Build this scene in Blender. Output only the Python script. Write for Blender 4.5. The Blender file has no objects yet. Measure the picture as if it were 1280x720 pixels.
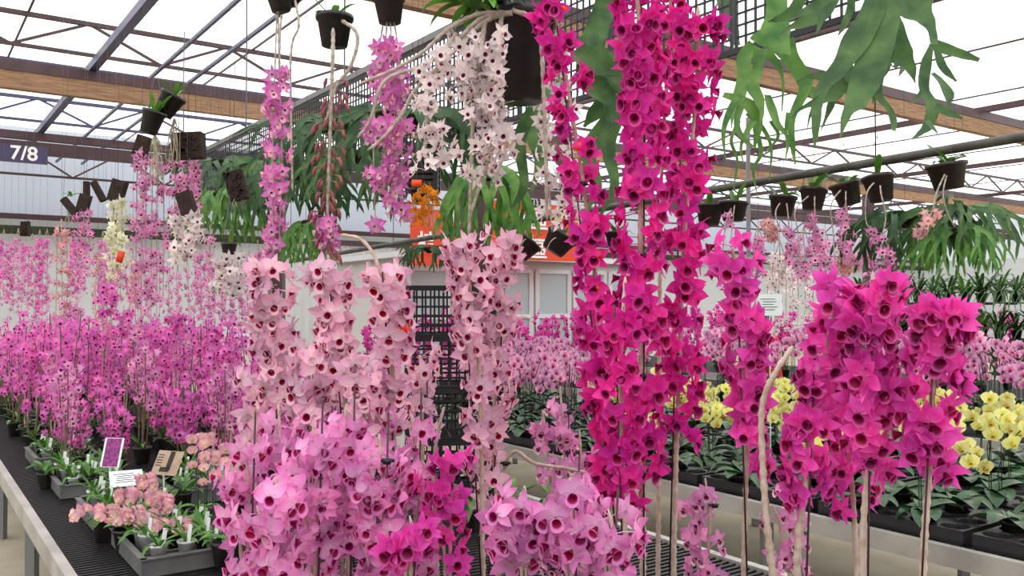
import bpy, math, random
from mathutils import Vector, Matrix, Quaternion
random.seed(7)
R = random.Random(11)
sc = bpy.context.scene
COL = sc.collection
PI = math.pi
F = 1090.0
HZ = 380.0
EYE = 1.6
def P(px, py, Y):
    return Vector(((px - 640) / F * Y, Y, EYE - (py - HZ) / F * Y))
YAW = math.radians(35.2)
SU, CU = math.sin(YAW), math.cos(YAW)
def W(u, v, z=0.0):
    return Vector((-u * SU + v * CU, u * CU + v * SU, z))
def s2l(c):
    c = c / 255.0
    return c / 12.92 if c <= .04045 else ((c + .055) / 1.055) ** 2.4
def rgb(r, g, b):
    return (s2l(r), s2l(g), s2l(b), 1.0)

# ------------------------------------------------------------ materials
def new_mat(name):
    m = bpy.data.materials.new(name); m.use_nodes = True
    nt = m.node_tree; nt.nodes.clear()
    out = nt.nodes.new('ShaderNodeOutputMaterial')
    return m, nt, out
def plain(name, col, rough=.6, col2=None, scale=8.0, bump=0.0, metal=0.0, spec=.5, detail=4, stretch=None, coord='Object'):
    m, nt, out = new_mat(name)
    b = nt.nodes.new('ShaderNodeBsdfPrincipled')
    b.inputs['Roughness'].default_value = rough
    b.inputs['Metallic'].default_value = metal
    b.inputs['Specular IOR Level'].default_value = spec
    b.inputs['Base Color'].default_value = col
    nt.links.new(b.outputs[0], out.inputs[0])
    if col2 or bump:
        tc = nt.nodes.new('ShaderNodeTexCoord'); mp = nt.nodes.new('ShaderNodeMapping')
        if stretch: mp.inputs['Scale'].default_value = stretch
        nt.links.new(tc.outputs[coord], mp.inputs[0])
        n = nt.nodes.new('ShaderNodeTexNoise'); n.inputs['Scale'].default_value = scale; n.inputs['Detail'].default_value = detail
        nt.links.new(mp.outputs[0], n.inputs['Vector'])
        if col2:
            r = nt.nodes.new('ShaderNodeValToRGB')
            r.color_ramp.elements[0].position = .35; r.color_ramp.elements[1].position = .68
            r.color_ramp.elements[0].color = col; r.color_ramp.elements[1].color = col2
            nt.links.new(n.outputs[0], r.inputs[0]); nt.links.new(r.outputs[0], b.inputs['Base Color'])
        if bump:
            bp = nt.nodes.new('ShaderNodeBump'); bp.inputs['Strength'].default_value = bump; bp.inputs['Distance'].default_value = .01
            nt.links.new(n.outputs[0], bp.inputs['Height']); nt.links.new(bp.outputs[0], b.inputs['Normal'])
    return m
def petal_mat(name, cols, pos, rough=.5, trans=.42, hue=.012, val=.22):
    """pigment runs from petal base to tip (attribute pig.r); flower-to-flower variation by object random and pig.b"""
    m, nt, out = new_mat(name)
    at = nt.nodes.new('ShaderNodeAttribute'); at.attribute_name = 'pig'
    sp = nt.nodes.new('ShaderNodeSeparateColor'); nt.links.new(at.outputs['Color'], sp.inputs[0])
    r = nt.nodes.new('ShaderNodeValToRGB')
    el = r.color_ramp.elements
    el[0].position = pos[0]; el[0].color = cols[0]; el[1].position = pos[-1]; el[1].color = cols[-1]
    for p_, c_ in zip(pos[1:-1], cols[1:-1]):
        e = el.new(p_); e.color = c_
    nt.links.new(sp.outputs[0], r.inputs[0])
    oi = nt.nodes.new('ShaderNodeObjectInfo')
    ad = nt.nodes.new('ShaderNodeMath'); ad.operation = 'ADD'
    nt.links.new(oi.outputs['Random'], ad.inputs[0]); nt.links.new(sp.outputs[2], ad.inputs[1])
    fr = nt.nodes.new('ShaderNodeMath'); fr.operation = 'FRACT'; nt.links.new(ad.outputs[0], fr.inputs[0])
    hs = nt.nodes.new('ShaderNodeHueSaturation')
    mr = nt.nodes.new('ShaderNodeMapRange'); mr.inputs['To Min'].default_value = 1 - val; mr.inputs['To Max'].default_value = 1 + val
    nt.links.new(fr.outputs[0], mr.inputs[0]); nt.links.new(mr.outputs[0], hs.inputs['Value'])
    mh = nt.nodes.new('ShaderNodeMapRange'); mh.inputs['To Min'].default_value = .5 - hue; mh.inputs['To Max'].default_value = .5 + hue
    nt.links.new(fr.outputs[0], mh.inputs[0]); nt.links.new(mh.outputs[0], hs.inputs['Hue'])
    nt.links.new(r.outputs[0], hs.inputs['Color'])
    b = nt.nodes.new('ShaderNodeBsdfPrincipled'); b.inputs['Roughness'].default_value = rough
    b.inputs['Specular IOR Level'].default_value = .3
    t = nt.nodes.new('ShaderNodeBsdfTranslucent')
    mx = nt.nodes.new('ShaderNodeMixShader'); mx.inputs[0].default_value = trans
    nt.links.new(hs.outputs[0], b.inputs['Base Color']); nt.links.new(hs.outputs[0], t.inputs[0])
    nt.links.new(b.outputs[0], mx.inputs[1]); nt.links.new(t.outputs[0], mx.inputs[2]); nt.links.new(mx.outputs[0], out.inputs[0])
    return m
def leaf_mat(name, c1, c2, rough=.4, trans=.25, scale=12):
    m = plain(name, c1, rough, c2, scale=scale)
    nt = m.node_tree
    b = [n for n in nt.nodes if n.type == 'BSDF_PRINCIPLED'][0]; out = [n for n in nt.nodes if n.type == 'OUTPUT_MATERIAL'][0]
    r = [n for n in nt.nodes if n.type == 'VALTORGB'][0]
    t = nt.nodes.new('ShaderNodeBsdfTranslucent'); mx = nt.nodes.new('ShaderNodeMixShader'); mx.inputs[0].default_value = trans
    nt.links.new(r.outputs[0], t.inputs[0]); nt.links.new(b.outputs[0], mx.inputs[1]); nt.links.new(t.outputs[0], mx.inputs[2])
    nt.links.new(mx.outputs[0], out.inputs[0])
    return m
def sheet_mat(name, col, trans, rib=60.0, ribaxis=0):
    m, nt, out = new_mat(name)
    d = nt.nodes.new('ShaderNodeBsdfDiffuse'); t = nt.nodes.new('ShaderNodeBsdfTranslucent')
    d.inputs[0].default_value = col; t.inputs[0].default_value = col
    mx = nt.nodes.new('ShaderNodeMixShader'); mx.inputs[0].default_value = trans
    nt.links.new(d.outputs[0], mx.inputs[1]); nt.links.new(t.outputs[0], mx.inputs[2]); nt.links.new(mx.outputs[0], out.inputs[0])
    return m

M = {}
M['pot'] = plain('black_plastic', rgb(26, 24, 25), .38, rgb(40, 36, 36), 30)
M['potbrown'] = plain('brown_plastic', rgb(52, 38, 38), .4, rgb(40, 30, 31), 20)
M['soil'] = plain('bark_substrate', rgb(52, 36, 26), .95, rgb(20, 14, 12), 60, .8)
M['cork'] = plain('cork_mount', rgb(34, 24, 20), .95, rgb(60, 42, 32), 40, 1.0)
M['cane'] = plain('dry_cane', rgb(176, 150, 132), .7, rgb(205, 186, 172), 40, .3)
M['canedark'] = plain('brown_cane', rgb(120, 98, 80), .8, rgb(92, 78, 62), 40)
M['canegrey'] = plain('grey_cane', rgb(150, 134, 120), .75, rgb(196, 184, 172), 40, .3)
M['stake'] = plain('maroon_stake', rgb(58, 22, 34), .45)
M['clip'] = plain('black_clip', rgb(18, 16, 20), .4)
M['root'] = plain('aerial_root', rgb(186, 172, 150), .8, rgb(140, 126, 104), 40)
M['wire'] = plain('galvanised_wire', rgb(96, 92, 96), .5, metal=.3)
M['leaf'] = leaf_mat('orchid_leaf', rgb(58, 104, 34), rgb(104, 156, 56))
M['leafd'] = leaf_mat('broad_dark_leaf', rgb(38, 68, 40), rgb(66, 100, 62), .3, .12, 6)
M['fern'] = leaf_mat('staghorn_frond', rgb(46, 84, 38), rgb(92, 128, 66), .55, .3, 14)
M['ferny'] = leaf_mat('bright_frond', rgb(62, 118, 44), rgb(118, 164, 74), .5, .3, 14)
M['fernd'] = leaf_mat('dark_frond', rgb(30, 62, 26), rgb(60, 98, 44), .5, .25, 14)
M['steel'] = plain('maroon_painted_steel', rgb(60, 36, 40), .5, rgb(78, 50, 52), 6)
M['steelblue'] = plain('blue_grey_steel', rgb(66, 64, 98), .45)
M['wood'] = plain('weathered_timber', rgb(128, 96, 70), .8, rgb(168, 132, 98), 5, .3, stretch=(1, 1, 12))
M['pipe'] = plain('bamboo_grey_pipe', rgb(88, 84, 76), .6, rgb(60, 56, 50), 10)
M['alu'] = plain('pale_bench_rail', rgb(178, 174, 166), .45, rgb(150, 146, 140), 6, metal=.2)
M['benchgrey'] = plain('grey_bench_frame', rgb(120, 120, 118), .5)
M['mesh'] = plain('black_bench_mesh', rgb(20, 20, 22), .5)
M['lattice'] = plain('black_lattice_plastic', rgb(22, 22, 32), .45)
M['tray'] = plain('grey_tray_plastic', rgb(116, 114, 112), .5, rgb(88, 88, 88), 8)
M['traycell'] = plain('black_tray_plastic', rgb(34, 34, 37), .35)
M['white'] = plain('white_plastic', rgb(236, 236, 236), .45)
M['paint'] = plain('white_painted_frame', rgb(222, 224, 224), .5)
M['card'] = plain('laminated_white_card', rgb(226, 234, 232), .25)
M['cardbrown'] = plain('faded_tan_card', rgb(172, 150, 126), .6, rgb(156, 132, 108), 30)
M['cardprint'] = plain('magenta_printed_picture', rgb(168, 40, 140), .3, rgb(60, 10, 60), 90)
M['ink'] = plain('dark_ink', rgb(38, 24, 24), .7)
M['signred'] = plain('orange_red_banner', rgb(226, 72, 30), .6)
M['signwhite'] = plain('white_lettering', rgb(245, 245, 240), .6)
M['plate'] = plain('indigo_plate', rgb(66, 58, 92), .5)
M['floor'] = plain('concrete_floor', rgb(176, 166, 144), .85, rgb(158, 148, 126), 2.5, .1)
M['wall'] = sheet_mat('pale_grey_sheet', rgb(206, 207, 206), .25)
M['wallup'] = sheet_mat('clear_upper_sheet', rgb(205, 211, 222), .45)
M['dado'] = plain('white_corrugated_sheet', rgb(208, 208, 200), .6)
M['roof'] = sheet_mat('frosted_roof_sheet', rgb(245, 246, 248), .8)
M['moss'] = plain('moss_strip', rgb(36, 44, 28), .95, rgb(70, 74, 44), 20, .8)
M['orange'] = petal_mat('orange_petal', [rgb(232, 140, 20), rgb(248, 176, 40)], [0, 1])
M['tag_orange'] = plain('orange_tag', rgb(240, 82, 20), .5)
M['tag_red'] = plain('red_tag', rgb(226, 50, 26), .5)
M['bud'] = plain('maroon_bud', rgb(122, 48, 60), .5, rgb(160, 84, 84), 20)
M['skin'] = plain('skin', rgb(196, 140, 112), .5)
M['hair'] = plain('black_hair', rgb(30, 22, 22), .5, rgb(50, 36, 34), 50)
M['shirt'] = plain('red_shirt', rgb(206, 30, 30), .8)
M['trousers'] = plain('navy_trousers', rgb(34, 38, 56), .85)
M['glass'] = plain('grey_window_pane', rgb(176, 188, 188), .15)
M['dark'] = plain('dark_interior', rgb(40, 40, 42), .7)

PM = {}
def pm(k, cols, pos, lip, lpos, **kw):
    PM[k] = (petal_mat(k + '_petal', cols, pos, **kw), petal_mat(k + '_lip', lip, lpos, **kw))
pm('hot', [rgb(242, 84, 188), rgb(230, 28, 156), rgb(242, 68, 180)], [0, .35, 1], [rgb(110, 0, 50), rgb(150, 0, 80), rgb(236, 84, 182)], [.3, .70, 1.0])
pm('rose', [rgb(246, 112, 200), rgb(240, 62, 180), rgb(248, 104, 202)], [0, .4, 1], [rgb(116, 0, 50), rgb(140, 0, 70), rgb(240, 104, 192)], [.3, .70, 1.0])
pm('blush', [rgb(250, 222, 228), rgb(247, 202, 222), rgb(243, 172, 206)], [0, .5, 1], [rgb(130, 0, 50), rgb(160, 10, 70), rgb(245, 205, 220)], [.2, .6, .72])
pm('pinkm', [rgb(250, 204, 232), rgb(245, 168, 220), rgb(234, 118, 196)], [0, .5, 1], [rgb(130, 0, 60), rgb(160, 6, 84), rgb(240, 150, 214)], [.2, .66, .8])
pm('mass', [rgb(250, 172, 226), rgb(242, 122, 208), rgb(232, 80, 190)], [0, .5, 1], [rgb(110, 0, 60), rgb(140, 0, 80), rgb(240, 140, 210)], [.2, .55, .8])
pm('massl', [rgb(246, 196, 226), rgb(238, 158, 208), rgb(230, 128, 196)], [0, .5, 1], [rgb(140, 20, 80), rgb(160, 30, 100), rgb(246, 220, 226)], [.2, .55, .8])
pm('orchid', [rgb(248, 214, 236), rgb(234, 140, 208), rgb(226, 106, 194)], [0, .35, 1], [rgb(170, 60, 120), rgb(250, 236, 214), rgb(240, 170, 214)], [.15, .45, .95])
pm('snow', [rgb(252, 244, 236), rgb(250, 238, 236), rgb(246, 226, 230)], [0, .5, 1], [rgb(120, 24, 80), rgb(150, 50, 100), rgb(250, 240, 238)], [.2, .5, .62])
pm('cream', [rgb(238, 238, 206), rgb(246, 244, 222), rgb(248, 246, 230)], [0, .5, 1], [rgb(220, 220, 150), rgb(240, 240, 200)], [.2, .8])
pm('phy', [rgb(226, 214, 96), rgb(240, 236, 146), rgb(246, 244, 178)], [0, .3, 1], [rgb(190, 120, 60), rgb(236, 220, 90)], [.2, .8])
pm('php', [rgb(206, 100, 160), rgb(234, 166, 206), rgb(244, 200, 224)], [0, .35, 1], [rgb(150, 20, 80), rgb(200, 60, 120)], [.2, .8])
pm('peach', [rgb(250, 236, 212), rgb(246, 200, 206), rgb(230, 132, 176)], [0, .45, 1], [rgb(236, 190, 120), rgb(250, 226, 190)], [.2, .8])
pm('fade', [rgb(242, 216, 206), rgb(232, 176, 186), rgb(214, 132, 150)], [0, .5, 1], [rgb(200, 110, 80), rgb(240, 206, 190)], [.2, .8])

# ------------------------------------------------------------ mesh builder
class MB:
    def __init__(s): s.v = []; s.f = []; s.m = []; s.c = []
    def add(s, vs, fs, mi=0, cs=None):
        o = len(s.v); s.v.extend([tuple(v) for v in vs]); s.f.extend([tuple(i + o for i in f) for f in fs]); s.m.extend([mi] * len(fs))
        s.c.extend(cs if cs else [(0, 0, 0)] * len(vs))
        return s
    def box(s, c, size, mi=0, rot=None):
        c = Vector(c); hx, hy, hz = [q / 2 for q in size]; vs = []
        for z in (-hz, hz):
            for x, y in ((-hx, -hy), (hx, -hy), (hx, hy), (-hx, hy)):
                v = Vector((x, y, z))
                if rot is not None: v = rot @ v
                vs.append(c + v)
        return s.add(vs, [(0, 3, 2, 1), (4, 5, 6, 7), (0, 1, 5, 4), (1, 2, 6, 5), (2, 3, 7, 6), (3, 0, 4, 7)], mi)
    def bar(s, a, b, w, h, mi=0):
        """rectangular bar from a to b, w across (horizontal), h tall"""
        a = Vector(a); b = Vector(b); d = (b - a); L = d.length; d.normalize()
        up = Vector((0, 0, 1)) if abs(d.z) < .95 else Vector((1, 0, 0))
        x = d.cross(up).normalized(); z = x.cross(d).normalized(); vs = []
        for p in (a, b):
            for i, j in ((-1, -1), (1, -1), (1, 1), (-1, 1)): vs.append(p + x * (i * w / 2) + z * (j * h / 2))
        return s.add(vs, [(0, 1, 2, 3), (7, 6, 5, 4), (0, 4, 5, 1), (1, 5, 6, 2), (2, 6, 7, 3), (3, 7, 4, 0)], mi)
    def tube(s, pts, rad, seg=6, mi=0, col=(0, 0, 0), cap=True):
        pts = [Vector(p) for p in pts]; n = len(pts)
        if not hasattr(rad, '__len__'): rad = [rad] * n
        t = (pts[1] - pts[0]).normalized(); up = Vector((0, 0, 1)) if abs(t.z) < .9 else Vector((0, 1, 0))
        x = t.cross(up).normalized(); vs = []
        for i in range(n):
            t2 = (pts[min(i + 1, n - 1)] - pts[max(i - 1, 0)])
            if t2.length < 1e-9: t2 = t
            t2 = t2.normalized(); x = (x - t2 * x.dot(t2))
            x = x.normalized() if x.length > 1e-6 else t2.orthogonal().normalized()
            y = t2.cross(x)
            for k in range(seg):
                a = 2 * PI * k / seg; vs.append(pts[i] + (x * math.cos(a) + y * math.sin(a)) * rad[i])
        fs = [(i * seg + k, i * seg + (k + 1) % seg, (i + 1) * seg + (k + 1) % seg, (i + 1) * seg + k) for i in range(n - 1) for k in range(seg)]
        if cap: fs += [tuple(range(seg - 1, -1, -1)), tuple((n - 1) * seg + k for k in range(seg))]
        return s.add(vs, fs, mi, [col] * len(vs))
    def lathe(s, prof, seg=16, mi=0, c=(0, 0, 0), M4=None):
        c = Vector(c); vs = []; n = len(prof)
        for r, z in prof:
            for k in range(seg):
                a = 2 * PI * k / seg; v = Vector((r * math.cos(a), r * math.sin(a), z))
                vs.append((M4 @ v) if M4 is not None else c + v)
        fs = [(i * seg + k, i * seg + (k + 1) % seg, (i + 1) * seg + (k + 1) % seg, (i + 1) * seg + k) for i in range(n - 1) for k in range(seg)]
        return s.add(vs, fs, mi)
    def ribbon(s, pts, wid, nrm, mi=0, cup=.15, col=None, thick=0.0):
        """leaf blade: pts centreline, wid widths, nrm facing direction"""
        pts = [Vector(p) for p in pts]; n = len(pts); vs = []; cs = []; nrm = Vector(nrm)
        for i in range(n):
            t = (pts[min(i + 1, n - 1)] - pts[max(i - 1, 0)]).normalized()
            x = t.cross(nrm)
            x = x.normalized() if x.length > 1e-5 else t.orthogonal().normalized()
            y = x.cross(t); w = wid[i] / 2
            for k, q in enumerate((-1, -.5, 0, .5, 1)):
                vs.append(pts[i] + x * (w * q) + y * (cup * w * q * q)); cs.append((i / (n - 1), 0, 0) if col is None else col)
        fs = [(i * 5 + k, i * 5 + k + 1, (i + 1) * 5 + k + 1, (i + 1) * 5 + k) for i in range(n - 1) for k in range(4)]
        return s.add(vs, fs, mi, cs)
    def build(s, name, mats, parent=None, loc=None, smooth=True, pig=False):
        me = mesh_of(s, name, mats, smooth, pig)
        o = bpy.data.objects.new(name, me); COL.objects.link(o)
        if parent is not None: o.parent = parent
        if loc is not None: o.location = loc
        return o
def mesh_of(s, name, mats, smooth=True, pig=False):
    me = bpy.data.meshes.new(name); me.from_pydata(s.v, [], s.f)
    if not isinstance(mats, (list, tuple)): mats = [mats]
    for m in mats: me.materials.append(m)
    me.polygons.foreach_set('material_index', s.m)
    me.polygons.foreach_set('use_smooth', [smooth] * len(s.f))
    if pig:
        a = me.color_attributes.new('pig', 'FLOAT_COLOR', 'POINT')
        flat = []
        for c in s.c: flat += [c[0], c[1], c[2], 1.0]
        a.data.foreach_set('color', flat)
    me.update(); return me
def tag(o, label, cat, group=None, kind=None):
    o['label'] = label; o['category'] = cat
    if group: o['group'] = group
    if kind: o['kind'] = kind
    return o
def thing(name, label, cat, loc=(0, 0, 0), group=None, rotz=0):
    o = bpy.data.objects.new(name, None); COL.objects.link(o); o.location = loc; o.rotation_euler = (0, 0, rotz)
    o.empty_display_size = .05
    return tag(o, label, cat, group)
def struct(o):
    o['kind'] = 'structure'; return o
def inst(me, name, parent, loc, rot=None, sc_=1.0):
    o = bpy.data.objects.new(name, me); COL.objects.link(o); o.parent = parent
    if rot is not None:
        o.rotation_mode = 'QUATERNION'; o.rotation_quaternion = rot
    o.location = loc; o.scale = (sc_, sc_, sc_)
    return o
def spline(pts, k=6):
    pts = [Vector(p) for p in pts]
    if len(pts) < 3: 
        a, b = pts[0], pts[-1]; return [a.lerp(b, i / k) for i in range(k + 1)]
    out = []
    q = [pts[0] * 2 - pts[1]] + pts + [pts[-1] * 2 - pts[-2]]
    for i in range(1, len(q) - 2):
        p0, p1, p2, p3 = q[i - 1:i + 3]
        for j in range(k):
            t = j / k
            out.append(.5 * ((2 * p1) + (p2 - p0) * t + (2 * p0 - 5 * p1 + 4 * p2 - p3) * t * t + (3 * p1 - p0 - 3 * p2 + p3) * t ** 3))
    out.append(pts[-1]); return out
def resample(pts, step):
    out = [pts[0].copy()]; acc = 0
    for a, b in zip(pts, pts[1:]):
        L = (b - a).length
        if L < 1e-9: continue
        d = step - acc
        while d <= L:
            out.append(a.lerp(b, d / L)); d += step
        acc = L - (d - step)
    return out

# ------------------------------------------------------------ flowers
SHAPES = {   # (angle, length, width, roundness)
 'den': [(90, .041, .017, .70), (20, .041, .025, .76), (160, .041, .025, .76), (-44, .042, .018, .70), (-136, .042, .018, .70)],
 'wide': [(90, .042, .020, .74), (16, .043, .030, .84), (164, .043, .030, .84), (-48, .043, .020, .74), (-132, .043, .020, .74)],
 'phal': [(90, .034, .027, 1.0), (8, .040, .047, 1.15), (172, .040, .047, 1.15), (-52, .034, .026, 1.0), (-128, .034, .026, 1.0)],
}
def tepal(mb, ang, L, Wd, rnd, cup, tw, T, nu=6, nv=4, b=0.0, mi=0):
    ca, sa = math.cos(math.radians(ang)), math.sin(math.radians(ang)); vs = []; cs = []
    for i in range(nu + 1):
        t = i / nu
        w = Wd / 2 * max(0.0, math.sin(PI * min(1, t ** .8 * .97 + .03))) ** (.75 / rnd) * (1.0)
        r = t * L
        z = cup * L * (t * t) - (.10 * L * math.sin(PI * t))
        for k in range(nv + 1):
            q = k / nv * 2 - 1
            y = w * q; zz = z + tw * y * t * 1.2 + .25 * w * (q * q - .4) + .03 * L * math.sin(7 * t + 5 * q + ang)
            v = Vector((r * ca - y * sa, r * sa + y * ca, zz)); vs.append(T @ v if T else v); cs.append((t, 0, b))
    fs = [(i * (nv + 1) + k, (i + 1) * (nv + 1) + k, (i + 1) * (nv + 1) + k + 1, i * (nv + 1) + k + 1) for i in range(nu) for k in range(nv)]
    mb.add(vs, fs, mi, cs)
def lip_geo(mb, shape, T, b=0.0, mi=0, seg=10, rows=5, open_=1.0):
    vs = []; cs = []
    if shape == 'phal':
        prof = [(.003, 0, .0), (.006, .004, .3), (.008, .008, .6), (.007, .012, 1)]; ax = Vector((0, -.5, 1)).normalized(); ext = .006
    else:
        prof = [(.0030, 0, 0), (.0050, .005, .25), (.0068, .010, .5), (.0085, .0145, .72), (.0112 * open_, .0165, 1.0)]
        ax = Vector((0, -.42, 1)).normalized(); ext = .007
    n = len(prof)
    ex = Vector((1, 0, 0)); ey = ax.cross(ex).normalized()
    for j, (r, h, t) in enumerate(prof):
        for k in range(seg):
            a = 2 * PI * k / seg + PI / 2
            low = max(0, -math.sin(a)) if ey.y > 0 else max(0, math.sin(a))
            rr = r * (1 + .35 * low * t) + ext * .5 * low * t * t
            v = ax * (h + ext * low * t * t * .8) + ex * (rr * math.cos(a) * 1.05) + ey * (rr * math.sin(a)) + Vector((0, -.003, 0))
            vs.append(T @ v if T else v); cs.append((t, 1, b))
    fs = [(j * seg + k, j * seg + (k + 1) % seg, (j + 1) * seg + (k + 1) % seg, (j + 1) * seg + k) for j in range(n - 1) for k in range(seg)]
    fs.append(tuple(range(seg)))
    mb.add(vs, fs, mi, cs)
PED = .053
def flower_geo(mb, shape, T=None, cup=.1, tw=0.0, b=0.0, lod=0, lip=True, ped=True, mats=(0, 1, 2)):
    nu, nv = ((6, 4), (4, 2), (3, 2))[lod]
    for i, (a, L, w, rd) in enumerate(SHAPES[shape]):
        tepal(mb, a + 3 * math.sin(i * 5 + b * 40), L, w, rd, cup + .08 * math.sin(i * 3 + b * 30), tw * (1 if i % 2 else -1), T, nu, nv, b, mats[0])
    if lip: lip_geo(mb, shape, T, b, mats[1], (10, 7, 5)[lod])
    if ped:
        pts = [Vector((0, 0, -.001)), Vector((0, .003, -.024)), Vector((0, -.001, -PED))]
        if T: pts = [T @ p for p in pts]
        sc_ = T.to_scale()[0] if T else 1
        mb.tube(pts, [.0016 * sc_, .0010 * sc_, .0012 * sc_], 4 if lod == 0 else 3, mats[2], (0.2, 0, b))
FL = {}
def flower_meshes(kind, shape, lod):
    key = (kind, shape, lod)
    if key in FL: return FL[key]
    res = []
    for i, (cup, tw, op) in enumerate(((.06, .15, 1.0), (.24, -.3, .95), (-.18, .35, 1.1), (.42, .15, .85), (-.35, -.4, 1.0))):
        mb = MB(); flower_geo(mb, shape, None, cup, tw, i / 5.0, lod, lip=(lod > 0))
        me = mesh_of(mb, 'flower', [PM[kind][0], PM[kind][1], PM[kind][0]], True, True)
        lm = None
        if lod == 0:
            mb = MB(); lip_geo(mb, shape, None, i / 5.0, 0, 12, open_=op); lm = mesh_of(mb, 'lip', [PM[kind][1]], True, True)
        res.append((me, lm))
    FL[key] = res; return res
def face_quat(d, roll=0.0):
    d = d.normalized(); up = Vector((0, 0, 1)); y = up - d * up.dot(d)
    y = y.normalized() if y.length > 1e-3 else d.orthogonal().normalized()
    x = y.cross(d); m = Matrix((x, y, d)).transposed()
    return (m @ Matrix.Rotation(roll, 3, 'Z')).to_quaternion()
TOCAM = Vector((0, -1, 0))
def fl_dir(r, bias, t_=None, droop=-.15):
    a = r.uniform(0, 2 * PI)
    d = Vector((math.cos(a), math.sin(a), 0))
    c = -t_ if t_ is not None else TOCAM
    c = Vector((c.x, c.y, 0)).normalized()
    d = d + c * bias + Vector((0, 0, r.gauss(droop, .28)))
    return d.normalized()
def add_flowers(root, path, n, kind, shape='den', size=1.0, ped=1.0, bias=.55, lod=0, r=R, base=Vector((0, 0, 0)), droop=-.15, name='flower', jitter=.0):
    """n flowers along the polyline path (world coordinates); each is a part, its lip a sub-part when lod 0"""
    ms = flower_meshes(kind, shape, lod)
    m = len(path) - 1
    for i in range(n):
        if i % 3 == 0: tn_ = (i + r.random() * 2.4) / n * m
        t = min(m - 1e-3, max(0, tn_ + r.gauss(0, .25)))
        k = min(int(t), m - 1); p = path[k].lerp(path[k + 1], t - k)
        d = fl_dir(r, bias * r.uniform(.3, 1.3), p, droop)
        if jitter: p = p + Vector((r.gauss(0, jitter), r.gauss(0, jitter), r.gauss(0, jitter * .6)))
        s = size * r.uniform(.88, 1.12)
        me, lm = ms[r.randrange(len(ms))]
        q = face_quat((d + Vector((0, 0, r.gauss(0, .12)))).normalized(), r.gauss(0, .45))
        qd = q @ Vector((0, 0, 1))
        o = inst(me, name, root, p + qd * (PED * s * min(1.0, ped * r.uniform(.62, 1.0))) - base, q, s)
        if lm is not None: inst(lm, 'lip', o, (0, 0, 0))
def spray_part(root, paths, n, kind, shape='den', size=1.0, bias=.4, lod=2, r=R, base=Vector((0, 0, 0)), spread=.03, name='flower_spray', droop=-.2):
    mb = MB()
    for path in paths:
        m = len(path) - 1
        for i in range(n):
            t = (i + r.random()) / n * m; k = min(int(t), m - 1); p = path[k].lerp(path[k + 1], t - k)
            d = fl_dir(r, bias, p, droop); s = size * r.uniform(.85, 1.15); q = face_quat(d, r.gauss(0, .4))
            T = Matrix.Translation(p + d * (spread * r.uniform(.6, 1.2)) - base) @ q.to_matrix().to_4x4() @ Matrix.Scale(s, 4)
            flower_geo(mb, shape, T, r.uniform(-.1, .5), r.uniform(-.3, .3), r.random(), lod, True, False)
    o = mb.build(name, [PM[kind][0], PM[kind][1], PM[kind][0]], root, pig=True)
    o['kind'] = 'stuff'
    return o

# ------------------------------------------------------------ plant parts
def cane_part(root, path, r0=.006, r1=.004, base=Vector((0, 0, 0)), mat='cane', node=.03, name='cane', seg=7):
    pts = resample(path, node / 3); mb = MB(); n = len(pts); rad = []
    for i in range(n):
        t = i / max(1, n - 1); rr = r0 + (r1 - r0) * t
        rad.append(rr * (1.28 if i % 3 == 0 else .95))
    rad[-1] *= .4
    mb.tube([p - base for p in pts], rad, seg)
    return mb.build(name, M[mat], root)
def pot_part(root, rad, h, base_off=(0, 0, 0), mat='pot', seg=20, tilt=None):
    T = Matrix.Translation(base_off) @ (tilt.to_4x4() if tilt is not None else Matrix.Identity(4))
    mb = MB(); mb.lathe([(0.001, 0), (rad * .72, 0), (rad * .97, h * .86), (rad * 1.06, h * .86), (rad * 1.08, h), (rad * .98, h), (rad * .93, h * .8), (rad * .9, h * .78)], seg, 0, M4=T)
    o = mb.build('pot', M[mat], root)
    mb = MB(); mb.lathe([(rad * .93, h * .80), (rad * .6, h * .86), (.001, h * .88)], seg, 0, M4=T)
    s = mb.build('substrate', M['soil'], root)
    return o
def leaf_blade(mb, p0, az, L, Wd, rise, droop, mi=0, n=7, cup=.3):
    d = Vector((math.cos(az), math.sin(az), 0)); pts = []; wid = []
    for i in range(n + 1):
        t = i / n
        pts.append(Vector(p0) + d * (L * t * (1 - .25 * t)) + Vector((0, 0, L * (rise * t - droop * t * t))))
        wid.append(Wd * max(.06, math.sin(PI * (t * .86 + .12)) ** .8) if t < 1 else Wd * .05)
    mb.ribbon(pts, wid, Vector((0, 0, 1)) - d * .3, mi, cup)
def leaves_part(root, pos, n, L, Wd, r, mat='leaf', rise=.7, droop=.6, each=False, name='leaf'):
    if each:
        for i in range(n):
            mb = MB(); leaf_blade(mb, pos, 2 * PI * i / n + r.uniform(-.4, .4), L * r.uniform(.7, 1.15), Wd * r.uniform(.85, 1.1), rise * r.uniform(.4, 1.2), droop * r.uniform(.6, 1.2))
            mb.build(name, M[mat], root)
    else:
        mb = MB()
        for i in range(n):
            leaf_blade(mb, Vector(pos) + Vector((r.gauss(0, .01), r.gauss(0, .01), 0)), 2 * PI * i / n + r.uniform(-.4, .4), L * r.uniform(.6, 1.15), Wd * r.uniform(.8, 1.1), rise * r.uniform(.4, 1.4), droop * r.uniform(.6, 1.2))
        o = mb.build('leaves', M[mat], root); o['kind'] = 'stuff'
def stake_part(root, a, b, rad=.0022, mat='stake', base=Vector((0, 0, 0))):
    mb = MB(); mb.tube([Vector(a) - base, Vector(b) - base], rad, 6); return mb.build('stake', M[mat], root)
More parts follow.
